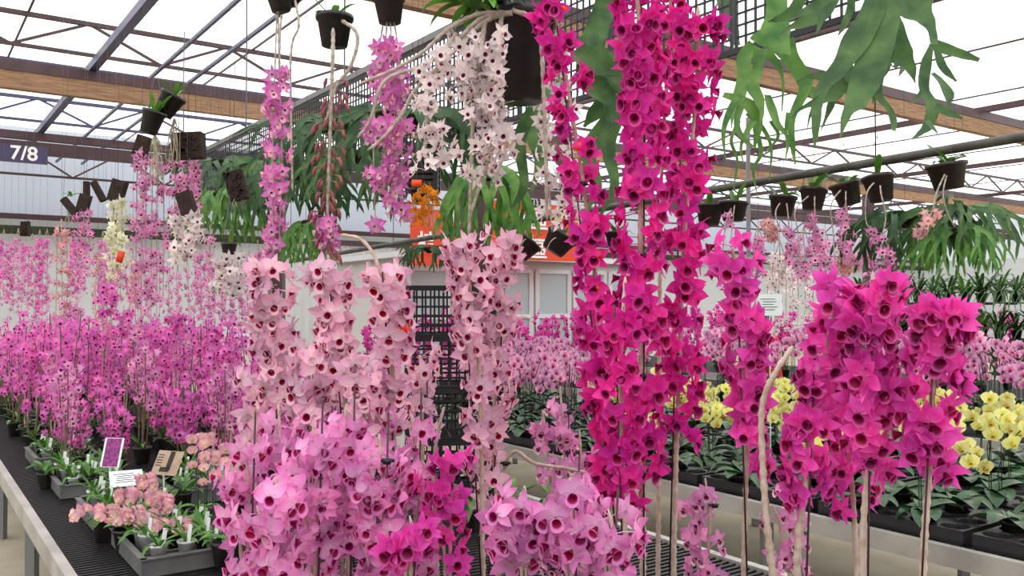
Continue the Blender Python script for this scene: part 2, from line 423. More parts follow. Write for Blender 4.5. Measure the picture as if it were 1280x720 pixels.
def clip_part(root, p, base=Vector((0, 0, 0)), s=1.0):
    mb = MB(); p = Vector(p) - base
    for dx in (-.006, .006):
        pts = [p + Vector((dx + .007 * s * math.cos(a), .007 * s * math.sin(a), 0)) for a in [k * PI / 4 for k in range(8)]]
        mb.tube(pts + [pts[0]], .0032 * s, 5)
    mb.box(p + Vector((.0, -.01, 0)), (.016 * s, .006, .012 * s)); return mb.build('plant_clip', M['clip'], root)
def wire_part(root, tops, bottoms, rad=.0012, base=Vector((0, 0, 0)), name='wire_hanger'):
    mb = MB()
    for a, b in zip(tops, bottoms): mb.tube([Vector(a) - base, Vector(b) - base], rad, 4)
    return mb.build(name, M['wire'], root)
def roots_part(root, p, n, L, spread, r, base=Vector((0, 0, 0))):
    mb = MB()
    for i in range(n):
        a = r.uniform(0, 2 * PI); q = Vector(p) - base; pts = [q]
        dx = Vector((math.cos(a), math.sin(a), 0)) * spread * r.uniform(.3, 1)
        for j in range(1, 6):
            pts.append(q + dx * (j / 5) ** .6 + Vector((r.gauss(0, .006), r.gauss(0, .006), -L * r.uniform(.8, 1.1) * (j / 5) ** 1.3)))
        mb.tube(spline(pts, 2), [.002] * (2 * 5) + [.0012], 4)
    o = mb.build('roots', M['root'], root); o['kind'] = 'stuff'; return o

BENCH_Z = .70
def upright(label, kind, Y, canes, cat='orchid', group=None, shape='den', size=1.0, ped=1.0, bias=.6, lod=0, stakes=(), clips=(), pot=.045, poth=.09, name='dendrobium_orchid', jitter=.0, mat='cane', seedv=0, r0=.007, tags=(), leafy=0, droop=-.15, base_px=None):
    """canes: list of (pixel polyline top to bottom, flower range (y0,y1) or None, n)"""
    r = random.Random(1000 + seedv + int(Y * 100) + int(canes[0][0][0][0]))
    bx = base_px if base_px is not None else sum(c[0][-1][0] for c in canes) / len(canes)
    g = P(bx, 690, Y); base = Vector((g.x, g.y, BENCH_Z))
    root = thing(name, label, cat, base, group)
    pot_part(root, pot, poth)
    for j, (poly, fr, n) in enumerate(canes):
        pts = [P(x, y, Y) + Vector((0, r.gauss(0, .006), 0)) for x, y in poly]
        foot = base + Vector((r.uniform(-.015, .015), r.uniform(-.015, .015), poth * .85))
        allp = spline(pts + [foot], 8)
        allp.reverse()
        cane_part(root, allp, r0, r0 * .6, base, mat)
        if fr:
            sub = [p for p in reversed(allp) if fr[0] <= HZ - (p.z - EYE) * F / Y <= fr[1]]
            if len(sub) > 1: add_flowers(root, sub, n, kind, shape, size, ped, bias, lod, r, base, jitter=jitter, droop=droop)
    for (x0, y0, x1, y1) in stakes:
        a = P(x0, y0, Y - .02); b = P(x1, y1, Y - .02)
        k = (b - a).normalized(); tz = (BENCH_Z + poth * .8 - a.z) / k.z if abs(k.z) > .3 else 1
        foot = a + k * tz
        if (foot.xy - base.xy).length > pot * .8:
            foot = Vector((base.x, base.y, foot.z)) + (foot - Vector((base.x, base.y, foot.z))).normalized() * pot * .7
        stake_part(root, a, foot, base=base)
    for (x, y) in clips: clip_part(root, P(x, y, Y - .012), base)
    for (x, y, tm) in tags:
        mb = MB(); c = P(x, y, Y - .03) - base
        mb.box(c, (.022, .004, .016), rot=Matrix.Rotation(.4, 3, 'Y')); mb.box(c + Vector((.008, -.003, .004)), (.012, .003, .018), rot=Matrix.Rotation(-.5, 3, 'Y'))
        mb.build('plant_tag', M[tm], root)
    if leafy: leaves_part(root, (0, 0, poth), leafy, .12, .025, r)
    return root

# ============================================================ SETTING
def wall_grid(name, p0, du, dv, nu, nv, mat, rib=0.0, ribn=0):
    mb = MB(); p0 = Vector(p0); du = Vector(du); dv = Vector(dv); nrm = du.cross(dv).normalized()
    N = ribn if ribn else 1
    vs = []
    for j in (0, 1):
        for i in range(N + 1):
            vs.append(p0 + du * (i / N) + dv * j + nrm * (rib if i % 2 else 0))
    mb.add(vs, [(i, i + 1, N + 2 + i, N + 1 + i) for i in range(N)])
    return struct(mb.build(name, mat, smooth=False))
mb = MB(); mb.add([W(-6, -8, 0), W(-6, 34, 0), W(19.2, 34, 0), W(19.2, -8, 0), W(-6, -8, -.2), W(-6, 34, -.2), W(19.2, 34, -.2), W(19.2, -8, -.2)],
                 [(0, 1, 2, 3), (7, 6, 5, 4), (0, 4, 5, 1), (1, 5, 6, 2), (2, 6, 7, 3), (3, 7, 4, 0)])
struct(mb.build('floor', M['floor'], smooth=False))
UB = 19.0
wall_grid('wall_back', W(UB, -8, 0.9), W(0, 42, 0), (0, 0, 2.34), 1, 1, M['wall'], .012, 100)
wall_grid('trim_1', W(UB - .03, -8, 0), W(0, 42, 0), (0, 0, .92), 1, 1, M['dado'], .03, 400)
wall_grid('wall_back_upper', W(UB + .01, -8, 3.24), W(0, 42, 0), (0, 0, 1.75), 1, 1, M['wallup'], .02, 260)
wall_grid('wall_right', W(-6, 33.9, 0), W(25, 0, 0), (0, 0, 3.3), 1, 1, M['wall'], .02, 100)
wall_grid('wall_right_upper', W(-6, 33.92, 3.3), W(25, 0, 0), (0, 0, 1.7), 1, 1, M['roof'], .02, 100)
ROOFZ = 4.98
def roof(name, v0, v1):
    mb = MB(); N = 90; vs = []
    for i in range(N + 1):
        v = v0 + (v1 - v0) * i / N
        for u in (-6, 19.3): vs.append(W(u, v, ROOFZ + (.018 if i % 2 else 0)))
    mb.add(vs, [(2 * i, 2 * i + 1, 2 * i + 3, 2 * i + 2) for i in range(N)])
    return struct(mb.build(name, M['roof'], smooth=False))
roof('ceiling', -8, 34)
tn = 2
def trimbar(a, b, w, h, mat, nm=None):
    global tn
    mb = MB(); mb.bar(a, b, w, h); o = mb.build('trim_%d' % tn, M[mat], smooth=False); tn += 1
    return struct(o)
# timber beams with a steel channel on top, running across
for u in (6.2, 11.1, 15.6):
    trimbar(W(u, -8, 4.09 if u < 15 else 4.06), W(u, 33.8, 4.09 if u < 15 else 4.06), .10, .20, 'wood' if u < 15 else 'steel')
    trimbar(W(u, -8, 4.25), W(u, 33.8, 4.25), .12, .12, 'steel')
# steel members along
for v, w_, m_ in ((-3.2, .08, 'steelblue'), (1.84, .09, 'steelblue'), (2.5, .035, 'steelblue'), (2.95, .035, 'steelblue'), (7.6, .08, 'steel'), (12.6, .08, 'steel'), (17.6, .08, 'steel'), (22.6, .08, 'steel')):
    trimbar(W(-4, v, 4.36), W(18.9, v, 4.36), w_, w_, m_)
for i in range(15):
    v = -6.5 + i * 2.56
    mb = MB(); mb.bar(W(-4, v, 4.9), W(19, v, 4.9), .022, .022); o = mb.build('trim_%d' % tn, M['steel'], smooth=False); tn += 1; struct(o)
# trusses: top chord and web
def truss(u, z0, z1, mat, v0=-7, v1=33.5, step=1.6):
    global tn
    mb = MB(); mb.bar(W(u, v0, z1), W(u, v1, z1), .05, .05); mb.bar(W(u, v0, z0), W(u, v1, z0), .04, .04)
    v = v0; k = 0
    while v < v1 - step:
        mb.bar(W(u, v, z0), W(u, v + step / 2, z1), .03, .03); mb.bar(W(u, v + step / 2, z1), W(u, v + step, z0), .03, .03); v += step
    o = mb.build('trim_%d' % tn, M[mat], smooth=False); tn += 1; struct(o)
truss(13.3, 4.5, 4.86, 'steelblue'); truss(15.6, 4.5, 4.86, 'steelblue'); truss(17.6, 3.9, 4.4, 'steel')
truss(11.1, 4.5, 4.86, 'steel')
# posts
def post(u, v, w, mat='steel', z1=4.0):
    global tn
    mb = MB(); b = W(u, v, 0)
    mb.bar(b, b + Vector((0, 0, z1)), w, w); mb.box(b + Vector((0, 0, .01)), (w * 1.8, w * 1.8, .02)); o = mb.build('trim_%d' % tn, M[mat], smooth=False); tn += 1; struct(o)
def uv_at(px, u):
    k = (px - 640) / F; Y = u / (-k * SU + CU); X = k * Y; return X * CU + Y * SU
post(6.2, uv_at(597, 6.2), .22); post(11.1, uv_at(1086, 11.1), .2); post(11.1, uv_at(346, 11.1), .18); post(15.6, uv_at(1116, 15.6), .2)
post(8.0, uv_at(936, 8.0), .05, 'benchgrey', 4.2)
# rail and moss strip on the back wall
trimbar(W(18.85, -8, 3.26), W(18.85, 33.5, 3.26), .08, .10, 'steel')
trimbar(W(18.8, -8, 3.0), W(18.8, 33.5, 3.0), .06, .16, 'moss')
trimbar(W(18.93, -8, .92), W(18.93, 33.5, .92), .05, .05, 'paint')

# ---- section number plate 7/8 on the far beam
def text_obj(body, size, mat, parent, M4, ext=.004, name='lettering', bold=0.0):
    cu = bpy.data.curves.new(name, 'FONT'); cu.body = body; cu.size = size; cu.extrude = ext; cu.align_x = 'CENTER'; cu.align_y = 'CENTER'; cu.offset = bold
    cu.materials.append(mat); o = bpy.data.objects.new(name, cu); COL.objects.link(o); o.parent = parent; o.matrix_local = M4
    return o
def facing_v(loc):   # text frame in a plane u = const, facing the camera side (-u)
    x = W(0, 1, 0); z = W(-1, 0, 0); y = Vector((0, 0, 1))
    m = Matrix((x, y, z)).transposed().to_4x4(); m.translation = loc; return m
Yp = 15.45 / (CU + (612 / F) * SU); pc = P(28, 192, Yp)
t = thing('section_sign', 'indigo section number plate reading 7/8 under the far left roof beam', 'sign', pc)
mb = MB(); x = W(0, 1, 0); mb.bar(-x * .33, x * .33, .02, .28); mb.build('plate', M['plate'], t, smooth=False)
text_obj('7/8', .30, M['signwhite'], t, facing_v(W(-.016, 0, 0) - W(0, 0, 0)), .003, 'lettering', .006)

# ============================================================ BENCHES
def bench(label, u0, u1, v0, v1, z=BENCH_Z, slots=True, group=None, legs=5):
    c = W((u0 + u1) / 2, (v0 + v1) / 2, 0)
    t = thing('greenhouse_bench', label, 'bench', c, group)
    q = lambda u, v, zz: W(u, v, zz) - c
    zt = z - .004
    for (a, b, w) in ((q(u0, v0, zt - .03), q(u1, v0, zt - .03), .035), (q(u0, v1, zt - .03), q(u1, v1, zt - .03), .035), (q(u0, v0, zt - .03), q(u0, v1, zt - .03), .035), (q(u1, v0, zt - .03), q(u1, v1, zt - .03), .035)):
        mb = MB(); mb.bar(a, b, w, .075); mb.build('rim_rail', M['alu'], t, smooth=False)
    mb = MB(); n = int((u1 - u0) / .03)
    for i in range(n):
        u = u0 + (i + .5) * (u1 - u0) / n; mb.bar(q(u, v0 + .02, zt - .006), q(u, v1 - .02, zt - .006), .011, .010)
    k = 7
    for i in range(k):
        v = v0 + (i + .5) * (v1 - v0) / k; mb.bar(q(u0, v, zt - .018), q(u1, v, zt - .018), .02, .014)
    mb.build('mesh_top', M['mesh'], t, smooth=False)
    for i in range(legs):
        u = u0 + .25 + (u1 - u0 - .5) * i / (legs - 1)
        for v in (v0 + .12, v1 - .12):
            mb = MB(); mb.bar(q(u, v, 0), q(u, v, z - .06), .05, .05); mb.build('leg', M['benchgrey'], t, smooth=False)
        mb = MB(); mb.bar(q(u, v0 + .04, z - .09), q(u, v1 - .04, z - .09), .04, .05); mb.build('cross_bar', M['benchgrey'], t, smooth=False)
        mb = MB(); mb.bar(q(u, v0 + .12, z - .45), q(u, v0 + .5, z - .1), .03, .03); mb.build('brace', M['benchgrey'], t, smooth=False)
    return t
VA0, VA1 = .48, 2.42
bench('long greenhouse bench with pale rail, holding the front orchids and the magenta mass', .15, 12.0, VA0, VA1, legs=8)
bench('greenhouse bench on the right carrying the yellow moth orchids in black trays', .9, 7.4, 3.2, 5.2, legs=5)
bench('distant bench behind the yellow orchids carrying pale pink moth orchids', 2.2, 8.2, 5.9, 8.0, legs=5)
bench('farthest bench with the deep pink orchid band, near the white hut', 3.0, 14.5, 8.7, 10.7, legs=6)

# cell trays with round holes on the right bench
def tray_mesh(nx, ny, c, rh, depth=.05):
    mb = MB(); seg = 16
    for i in range(nx):
        for j in range(ny):
            cx = (i - (nx - 1) / 2) * c; cy = (j - (ny - 1) / 2) * c; vs = []
            for ring, (rr, z) in enumerate(((None, 0), (rh, 0), (rh * .97, -.004), (rh * .85, -depth))):
                for k in range(seg):
                    a = 2 * PI * k / seg + PI / 4; ca, sa = math.cos(a), math.sin(a)
                    if rr is None:
                        m_ = max(abs(ca), abs(sa)); vs.append((cx + ca / m_ * c / 2, cy + sa / m_ * c / 2, z + depth + .003))
                    else: vs.append((cx + ca * rr, cy + sa * rr, z + depth + .003))
            fs = [(r_ * seg + k, r_ * seg + (k + 1) % seg, (r_ + 1) * seg + (k + 1) % seg, (r_ + 1) * seg + k) for r_ in range(3) for k in range(seg)]
            mb.add(vs, fs)
    hx, hy, h = nx * c / 2, ny * c / 2, depth + .003
    for a, b in (((-hx, -hy), (hx, -hy)), ((hx, -hy), (hx, hy)), ((hx, hy), (-hx, hy)), ((-hx, hy), (-hx, -hy))):
        mb.add([(a[0], a[1], 0.0), (b[0], b[1], 0.0), (b[0], b[1], h), (a[0], a[1], h)], [(0, 1, 2, 3)])
    return mesh_of(mb, 'cell_tray', [M['traycell']], False)
TM = tray_mesh(4, 5, .125, .053)
rotB = math.atan2(W(0, 1, 0).y, W(0, 1, 0).x)
tray_spots = []
for i in range(8):
    for j in range(3):
        u = 1.35 + i * .66; v = 3.5 + j * .56
        tray_spots.append((u, v))
for k, (u, v) in enumerate(tray_spots):
    o = bpy.data.objects.new('cell_tray', TM); COL.objects.link(o); o.location = W(u, v, BENCH_Z); o.rotation_euler = (0, 0, rotB)
    tag(o, 'black round-holed cell tray on the right bench under the yellow moth orchids', 'tray', 'round-holed cell trays on the right bench')

# ============================================================ MOTH ORCHIDS
def phal_proto(kind, r, lod, nfl, spikes=1, h=.42, big=1.0, leafmat='leafd', cat='moth orchid', label='', group=None, loc=(0, 0, 0), name='moth_orchid', shape='phal', pot=.048, stake=True, nl=6):
    root = thing(name, label, cat, loc, group)
    pot_part(root, pot, .085)
    leaves_part(root, (0, 0, .085), nl, .20 * big, .075 * big, r, leafmat, .5, .55, each=True)
    for s in range(spikes):
        a = r.uniform(0, 2 * PI); lean = r.uniform(.03, .08)
        hh = h * r.uniform(.9, 1.1)
        az = math.atan2(-1, r.uniform(-.9, .9)); dx = Vector((math.cos(az), math.sin(az), 0))
        off = Vector((math.cos(a), math.sin(a), 0)) * .02
        pts = [off + Vector((0, 0, .08)), off + Vector((0, 0, hh * .55)), off + dx * lean * big + Vector((0, 0, hh * .95)), off + dx * (lean + .06) * big + Vector((0, 0, hh * 1.08)), off + dx * (lean + .13) * big * .9 + Vector((0, 0, hh * .98)), off + dx * (lean + .18) * big * .85 + Vector((0, 0, hh * .82))]
        sp = spline(pts, 5); mb = MB(); mb.tube(sp, .0025, 5); mb.build('flower_spike', M['leafd'], root)
        m = len(sp); fpath = sp[int(m * .42):]
        ms = flower_meshes(kind, shape, lod)
        for i in range(nfl):
            tt = (i + .5) / nfl * (len(fpath) - 1); k = min(int(tt), len(fpath) - 2); p = fpath[k].lerp(fpath[k + 1], tt - k)
            side = dx.cross(Vector((0, 0, 1))) * (.028 if i % 2 else -.028) * big
            d = (dx * .3 + TOCAM * .8 + side * 12 + Vector((0, 0, r.gauss(-.05, .15)))).normalized()
            me, lm = ms[r.randrange(len(ms))]
            sz = r.uniform(.85, 1.05) * big; q = face_quat(d, r.gauss(0, .2))
            o = inst(me, 'flower', root, p + side + q @ Vector((0, 0, 1)) * .015, q, sz)
            if lm is not None: inst(lm, 'lip', o, (0, 0, 0))
        if stake: stake_part(root, off + Vector((.008, 0, hh * .95)), off + Vector((.008, 0, .07)), .0018)
    return root
def copy_tree(o, parent=None):
    c = o.copy(); COL.objects.link(c)
    if parent is not None: c.parent = parent
    for ch in KIDS.get(o.name, []): copy_tree(ch, c)
    return c
KIDS = {}
def index_kids(roots):
    names = {o.name for o in roots}
    for o in bpy.data.objects:
        if o.parent is not None: KIDS.setdefault(o.parent.name, [])
    for k in list(KIDS): KIDS[k] = []
    for o in bpy.data.objects:
        if o.parent is not None: KIDS[o.parent.name].append(o)
def scatter(protos, spots, labels=None, r=R, smin=.9, smax=1.08, rot=.5):
    index_kids(protos)
    used = [False] * len(protos)
    for k, (x, y, z, lab, grp, pi) in enumerate(spots):
        i = pi if pi is not None else r.randrange(len(protos))
        if not used[i]: o = protos[i]; used[i] = True
        else: o = copy_tree(protos[i])
        o.location = (x, y, z); o.rotation_euler = (0, 0, r.uniform(-rot, rot)); s = r.uniform(smin, smax); o.scale = (s, s, s)
        o['label'] = lab
        if grp: o['group'] = grp
    for i, p in enumerate(protos):
        if not used[i]:
            for ch in list(KIDS.get(p.name, [])):
                for g in list(KIDS.get(ch.name, [])): bpy.data.objects.remove(g)
                bpy.data.objects.remove(ch)
            bpy.data.objects.remove(p)

rp = random.Random(5)
# yellow moth orchids: in tray holes of the right bench
pr = [phal_proto('phy', rp, 1, 7, sp, h, 1.0, label='x') for sp, h in ((2, .36), (1, .42), (2, .28), (2, .40))]
pr_p = [phal_proto('php', rp, 1, 8, 2, h, 1.0, label='x') for h in (.44, .54)]
pr_g = [phal_proto('phy', rp, 1, 0, 0, .3, 1.15, label='x', name='moth_orchid', stake=False) for _ in range(2)]
spots = []
zt = BENCH_Z + .004
for (u, v) in tray_spots:
    for (ci, cj) in ((-1.5, 1), (.5, -1), (-.5, 2), (1.5, 0), (1.5, 2), (-1.5, -1), (.5, 1)):
        # tray local x = v direction, y = -? (u)
        du = cj * .125; dv = ci * .125
        px = W(u + du, v + dv)
        scr = 640 + F * px.x / px.y; 
        if px.y < 3.2 or scr < 560 or scr > 1330: continue
        pr_ = rp.random()
        yellowzone = (v + dv > 3.45)
        if v + dv < 3.62 and rp.random() < .6:
            if pr_ < .25: continue
            spots.append((px.x, px.y, zt, 'leafy moth orchid without open flowers at the front edge of the right bench', 'leafy moth orchids at the bench edge', 4 + rp.randrange(2)))
            continue
        if scr < 742:
            if pr_ < .35: continue
            spots.append((px.x, px.y, zt, 'pale pink moth orchid at the left end of the black trays', 'pale pink moth orchids at the left end of the trays', 6 + rp.randrange(2))); continue
        if pr_ < .48:
            if pr_ < .26: spots.append((px.x, px.y, zt, 'dark-leaved moth orchid without open flowers among the yellow ones', 'leafy moth orchids among the yellow ones', 4 + rp.randrange(2)))
            continue
        spots.append((px.x, px.y, zt, 'yellow moth orchid in a black tray on the right bench', 'yellow moth orchids on the right bench', rp.randrange(4)))
scatter(pr + pr_g + pr_p, spots, r=rp)
# pink moth orchids on the bench beyond
pr = [phal_proto('php', rp, 1, 7, 2, h, 1.05, label='x', cat='moth orchid') for h in (.5, .42, .56)]
spots = []
for k in range(64):
    u = 2.6 + (k % 16) * .28 + rp.uniform(-.15, .15); v = 6.2 + (k // 16) * .47 + rp.uniform(-.1, .1)
    p = W(u, v); scr = 640 + F * p.x / p.y
    if scr < 590 or scr > 1300: continue
    spots.append((p.x, p.y, BENCH_Z, 'pale pink moth orchid in the massed rows beyond the yellow ones', 'pale pink moth orchids on the distant bench', None))
scatter(pr, spots, r=rp)
# a few pink ones standing in front of them, on the first part of right bench
# deep pink band
def bushy(kind, r, ncanes, h0, h1, nfl, size, spread=.10, shape='den', lod=1, label='x', name='dendrobium_orchid', mat='cane', asobj=True, pot=.05, leafy=5, group=None, bias=.5, cat='orchid'):
    root = thing(name, label, cat, (0, 0, 0), group)
    pot_part(root, pot, .09, seg=12)
    paths = []
    for c in range(ncanes):
        a = 2 * PI * c / ncanes + r.uniform(-.5, .5); sp = spread * r.uniform(.3, 1)
        top = Vector((math.cos(a) * sp, math.sin(a) * sp, h1 * r.uniform(.82, 1.05)))
        foot = Vector((math.cos(a) * .02, math.sin(a) * .02, .08))
        mid = foot.lerp(top, .5) + Vector((r.gauss(0, .01), r.gauss(0, .01), 0))
        path = spline([foot, mid, top], 5)
        cane_part(root, path, .0042, .0028, mat='canedark', node=.04, seg=5)
        f = [p for p in path if p.z > h0]
        if len(f) < 2: f = path[-3:]
        if asobj:
            ms = flower_meshes(kind, shape, lod)
            for i in range(nfl):
                t_ = (i + r.random()) / nfl * (len(f) - 1); k = min(int(t_), len(f) - 2); p = f[k].lerp(f[k + 1], t_ - k)
                d = fl_dir(r, bias, None); q = face_quat(d, r.gauss(0, .4)); s = size * r.uniform(.88, 1.12)
                inst(ms[r.randrange(5)][0], 'flower', root, p + q @ Vector((0, 0, 1)) * PED * s * .8, q, s)
        else: paths.append(f)
    if not asobj:
        spray_part(root, paths, nfl, kind, shape, size, bias, 2, r)
    if leafy: leaves_part(root, (0, 0, .08), leafy, .14, .026, r, 'leaf', 1.0, .7)
    return root
rb = random.Random(21)
pr = [bushy('rose', rb, 4, .35, .8, 12, 1.0, .12, asobj=False, leafy=4) for _ in range(3)]
spots = []
for k in range(42):
    u = 3.4 + (k % 21) * .5 + rb.uniform(-.1, .1); v = 9.0 + (k // 21) * .55
    p = W(u, v); scr = 640 + F * p.x / p.y
    if scr < 560 or scr > 1260: continue
    spots.append((p.x, p.y, BENCH_Z, 'deep pink orchid in the distant band in front of the white hut', 'deep pink orchids on the farthest bench', None))
for k in range(26):
    if k < 14: u, v, lb, gg = 6.55 + (k % 2) * .4, 3.4 + (k // 2) * .27, 'deep pink orchid in the band at the far end of the right bench', 'deep pink orchids at the far end of the right bench'
    else: u, v, lb, gg = 7.35 + (k % 2) * .45, 6.1 + ((k - 14) // 2) * .32, 'deep pink orchid directly in front of the hut windows', 'deep pink orchids before the hut windows'
    p = W(u + rb.uniform(-.06, .06), v + rb.uniform(-.05, .05)); spots.append((p.x, p.y, BENCH_Z, lb, gg, None))
scatter(pr, spots, r=rb)

# ============================================================ MAGENTA MASS on the left bench
rm = random.Random(33)
pA = [bushy('mass', rm, 4, .13, h, 10, .88, .15) for h in (.46, .52, .58)]          # 0-2 short, front
pB = [bushy('mass', rm, 4, .26, h, 10, .90, .15) for h in (.70, .78)]              # 3-4 tall
pC = [bushy('massl', rm, 4, .30, h, 9, .80, .12) for h in (.66, .80)]             # 5-6 pale tall
allp = pA + pB + pC
spots = []
def bench_spots():
    u = 4.35
    row = 0
    while u < 10.6:
        v = VA0 + .22 + (row % 2) * .12
        while v < VA1 - .1:
            yield u + rm.uniform(-.05, .05), v + rm.uniform(-.05, .05), row
            v += .30
        u += .31; row += 1
occupied = []
for u, v, row in bench_spots():
    p = W(u, v); scr = 640 + F * p.x / p.y
    if p.y < 4.0 or scr < -40 or scr > 660: continue
    if scr > 330 and row > 6: continue
    if u < 4.8 and v < 1.15: continue
    if row > 12 and rm.random() < .4: continue
    if row < 5: i = rm.randrange(3) if rm.random() < .8 else 5; lab, g = 'knee-high magenta dendrobium in the front rows of the left bench', 'short magenta dendrobiums in the front rows'
    elif rm.random() < .22: i = 5 + rm.randrange(2); lab, g = 'pale pink upright dendrobium among the magenta mass on the left', 'pale pink dendrobiums in the magenta mass'
    else: i = 3 + rm.randrange(2); lab, g = 'magenta dendrobium with upright canes in the back rows of the left mass', 'tall magenta dendrobiums in the back rows'
    if row < 5 and i == 5: lab, g = 'pale pink dendrobium among the short front rows of the left bench', 'pale pink dendrobiums in the front rows'
    spots.append((p.x, p.y, BENCH_Z, lab, g, i))
print('mass', len(spots))
scatter(allp, spots, r=rm, smin=.85, smax=1.12, rot=PI)

# taller single spikes rising from the mass
def tall(px, y0, y1, Y, kind, n, label, w=.09, size=.8, lod=1, nc=2):
    canes = []
    for c in range(nc):
        dx = (c - (nc - 1) / 2) * 8
        canes.append(([(px + dx, y0), (px + dx * .7, (y0 + y1) / 2), (px + dx * .4, y1 + 20)], (y0, y1), n // nc))
    return upright(label, kind, Y, canes, size=size, lod=lod, group=None, jitter=.012, seedv=int(px), bias=.5, leafy=3, r0=.005)
tall(133, 350, 470, 5.6, 'mass', 56, 'tallest bright magenta orchid column below the cream hanging spray', nc=3)
tall(158, 380, 480, 5.9, 'mass', 36, 'magenta orchid column directly right of the tallest one')
tall(220, 386, 460, 5.2, 'mass', 36, 'bright magenta orchid with a dense rounded top left of the wall post')
tall(196, 405, 480, 5.5, 'mass', 34, 'magenta orchid column between the tallest one and the dense rounded top')
tall(268, 405, 520, 4.6, 'mass', 40, 'magenta orchid column leaning beside the black wire shelf end')
tall(288, 430, 520, 4.4, 'mass', 30, 'magenta orchid with large throats right of the leaning column')
tall(88, 372, 460, 6.2, 'massl', 44, 'pale pink upright orchid rising above the mass at far left', nc=3)
tall(46, 408, 450, 6.0, 'mass', 14, 'small-topped magenta orchid tied to a thin cane at far left', nc=1)
tall(35, 426, 500, 5.8, 'mass', 26, 'magenta orchid beside the far left end of the corrugated dado')
tall(68, 440, 520, 5.4, 'massl', 26, 'washed-out pink orchid near the left end of the mass')

# ============================================================ FOREGROUND UPRIGHT ORCHIDS
upright('tall hot-magenta orchid spire leaning left, with orange tags, left of the tallest two', 'hot', 2.2,
        [([(680, -70), (702, 60), (725, 200), (742, 320), (752, 450), (762, 560), (768, 690)], (-60, 610), 84)], shape='wide',
        stakes=[(697, 30, 752, 345), ], clips=[(728, 230), (752, 480), (764, 600)], size=.98, ped=1.1,
        tags=[(722, 184, 'tag_orange'), (745, 320, 'tag_orange'), (743, 362, 'tag_orange'), (702, 10, 'tag_orange')])
upright('tallest dense hot-magenta orchid spire reaching the top of the picture', 'hot', 2.15,
        [([(792, -70), (803, 60), (806, 150), (800, 300), (803, 450), (802, 690)], (-60, 610), 98)], shape='wide', stakes=[(806, 60, 804, 640)], clips=[(802, 470), (803, 592), (804, 320)], size=1.05, ped=1.2, r0=.0085)
upright('hot-magenta orchid spire with an orange tag right of the tallest one', 'hot', 2.28,
        [([(874, 5), (868, 130), (855, 300), (848, 500), (842, 690)], (10, 600), 88)], shape='wide', stakes=[(855, 60, 838, 640)], clips=[(842, 442)], size=1.0, ped=1.2,
        tags=[(863, 36, 'tag_orange'), (857, 355, 'tag_orange')])
upright('hot-magenta orchid crown tucked behind the top of the tallest spire', 'hot', 2.45,
        [([(842, -60), (836, 80), (826, 250), (822, 690)], (-50, 230), 40)], shape='wide', size=1.05)
upright('lower hot-magenta orchid with many open blooms between the two leftmost magenta spires', 'hot', 2.0,
        [([(782, 345), (775, 450), (778, 560), (782, 690)], (345, 620), 34)], shape='wide', size=.95, stakes=[(768, 380, 776, 640)])
upright('magenta orchid cane with a pale bare foot beside the grey pipe post', 'rose', 2.05,
        [([(915, 308), (930, 380), (934, 450), (931, 560), (928, 690)], (308, 590), 48)], shape='wide', size=.98, stakes=[(922, 350, 930, 640)], clips=[(926, 405)])
upright('rose-magenta orchid on a leaning mottled cane, with a bare crooked cane at its left', 'rose', 1.8,
        [([(1050, 352), (1035, 430), (1018, 520), (1004, 600), (996, 690)], (352, 620), 44), ([(988, 432), (965, 465), (952, 510), (954, 600), (962, 690)], None, 0)], shape='wide', size=.98, stakes=[(1018, 440, 1012, 640)], r0=.009)
upright('rose-magenta orchid on a straight staked cane left of the far right spire', 'rose', 1.72,
        [([(1094, 338), (1088, 430), (1086, 560), (1076, 690)], (338, 590), 52)], shape='wide', size=1.0, stakes=[(1090, 350, 1084, 640)], clips=[(1091, 415), (1086, 576)], r0=.0075)
upright('rose-magenta orchid on the far right, cane bare below its lowest bloom', 'rose', 1.65,
        [([(1182, 372), (1172, 430), (1166, 520), (1160, 600), (1150, 690)], (372, 575), 40)], shape='wide', size=.98, stakes=[(1168, 410, 1152, 650)], clips=[(1158, 548)], r0=.008)
upright('low rose-magenta orchid in front of the crooked cane, blooms to the bottom edge', 'rose', 1.95,
        [([(1058, 450), (1056, 520), (1062, 600), (1066, 690)], (450, 650), 30)], shape='wide', size=.92)

upright('blush pink orchid with maroon throats below the hanging pink strand, far left of its kind', 'blush', 2.3,
        [([(333, 318), (340, 400), (348, 500), (350, 690)], (320, 520), 40)], shape='wide', size=1.0, stakes=[(341, 320, 350, 640)])
upright('blush pink orchid beneath the bare cane hung with maroon buds', 'blush', 2.35,
        [([(410, 318), (420, 400), (432, 500), (436, 690)], (318, 520), 38)], shape='wide', size=1.0, stakes=[(410, 330, 438, 560)], mat='canegrey')
upright('blush pink orchid spire directly below the thick hanging pink spray', 'blush', 2.2,
        [([(478, 338), (487, 400), (492, 500), (494, 690)], (330, 530), 38), ([(424, 293), (452, 300), (472, 330), (485, 400), (494, 690)], None, 0)], shape='wide', size=1.0, stakes=[(478, 340, 500, 640)], tags=[(505, 413, 'tag_red')])
upright('salmon-blush orchid spire before the brown post, left of its paler twin', 'blush', 2.25,
        [([(578, 300), (590, 380), (600, 480), (604, 690)], (298, 590), 60)], shape='wide', size=.92, stakes=[(575, 250, 588, 480)])
upright('salmon-blush orchid spire under the left end of the red banner gap, right twin', 'blush', 2.4,
        [([(628, 300), (624, 400), (618, 520), (622, 690)], (296, 640), 66), ([(742, 592), (705, 584), (668, 578), (642, 564), (628, 600), (622, 690)], None, 0)], shape='wide', size=.92, stakes=[(630, 360, 612, 640)], clips=[(632, 578)])
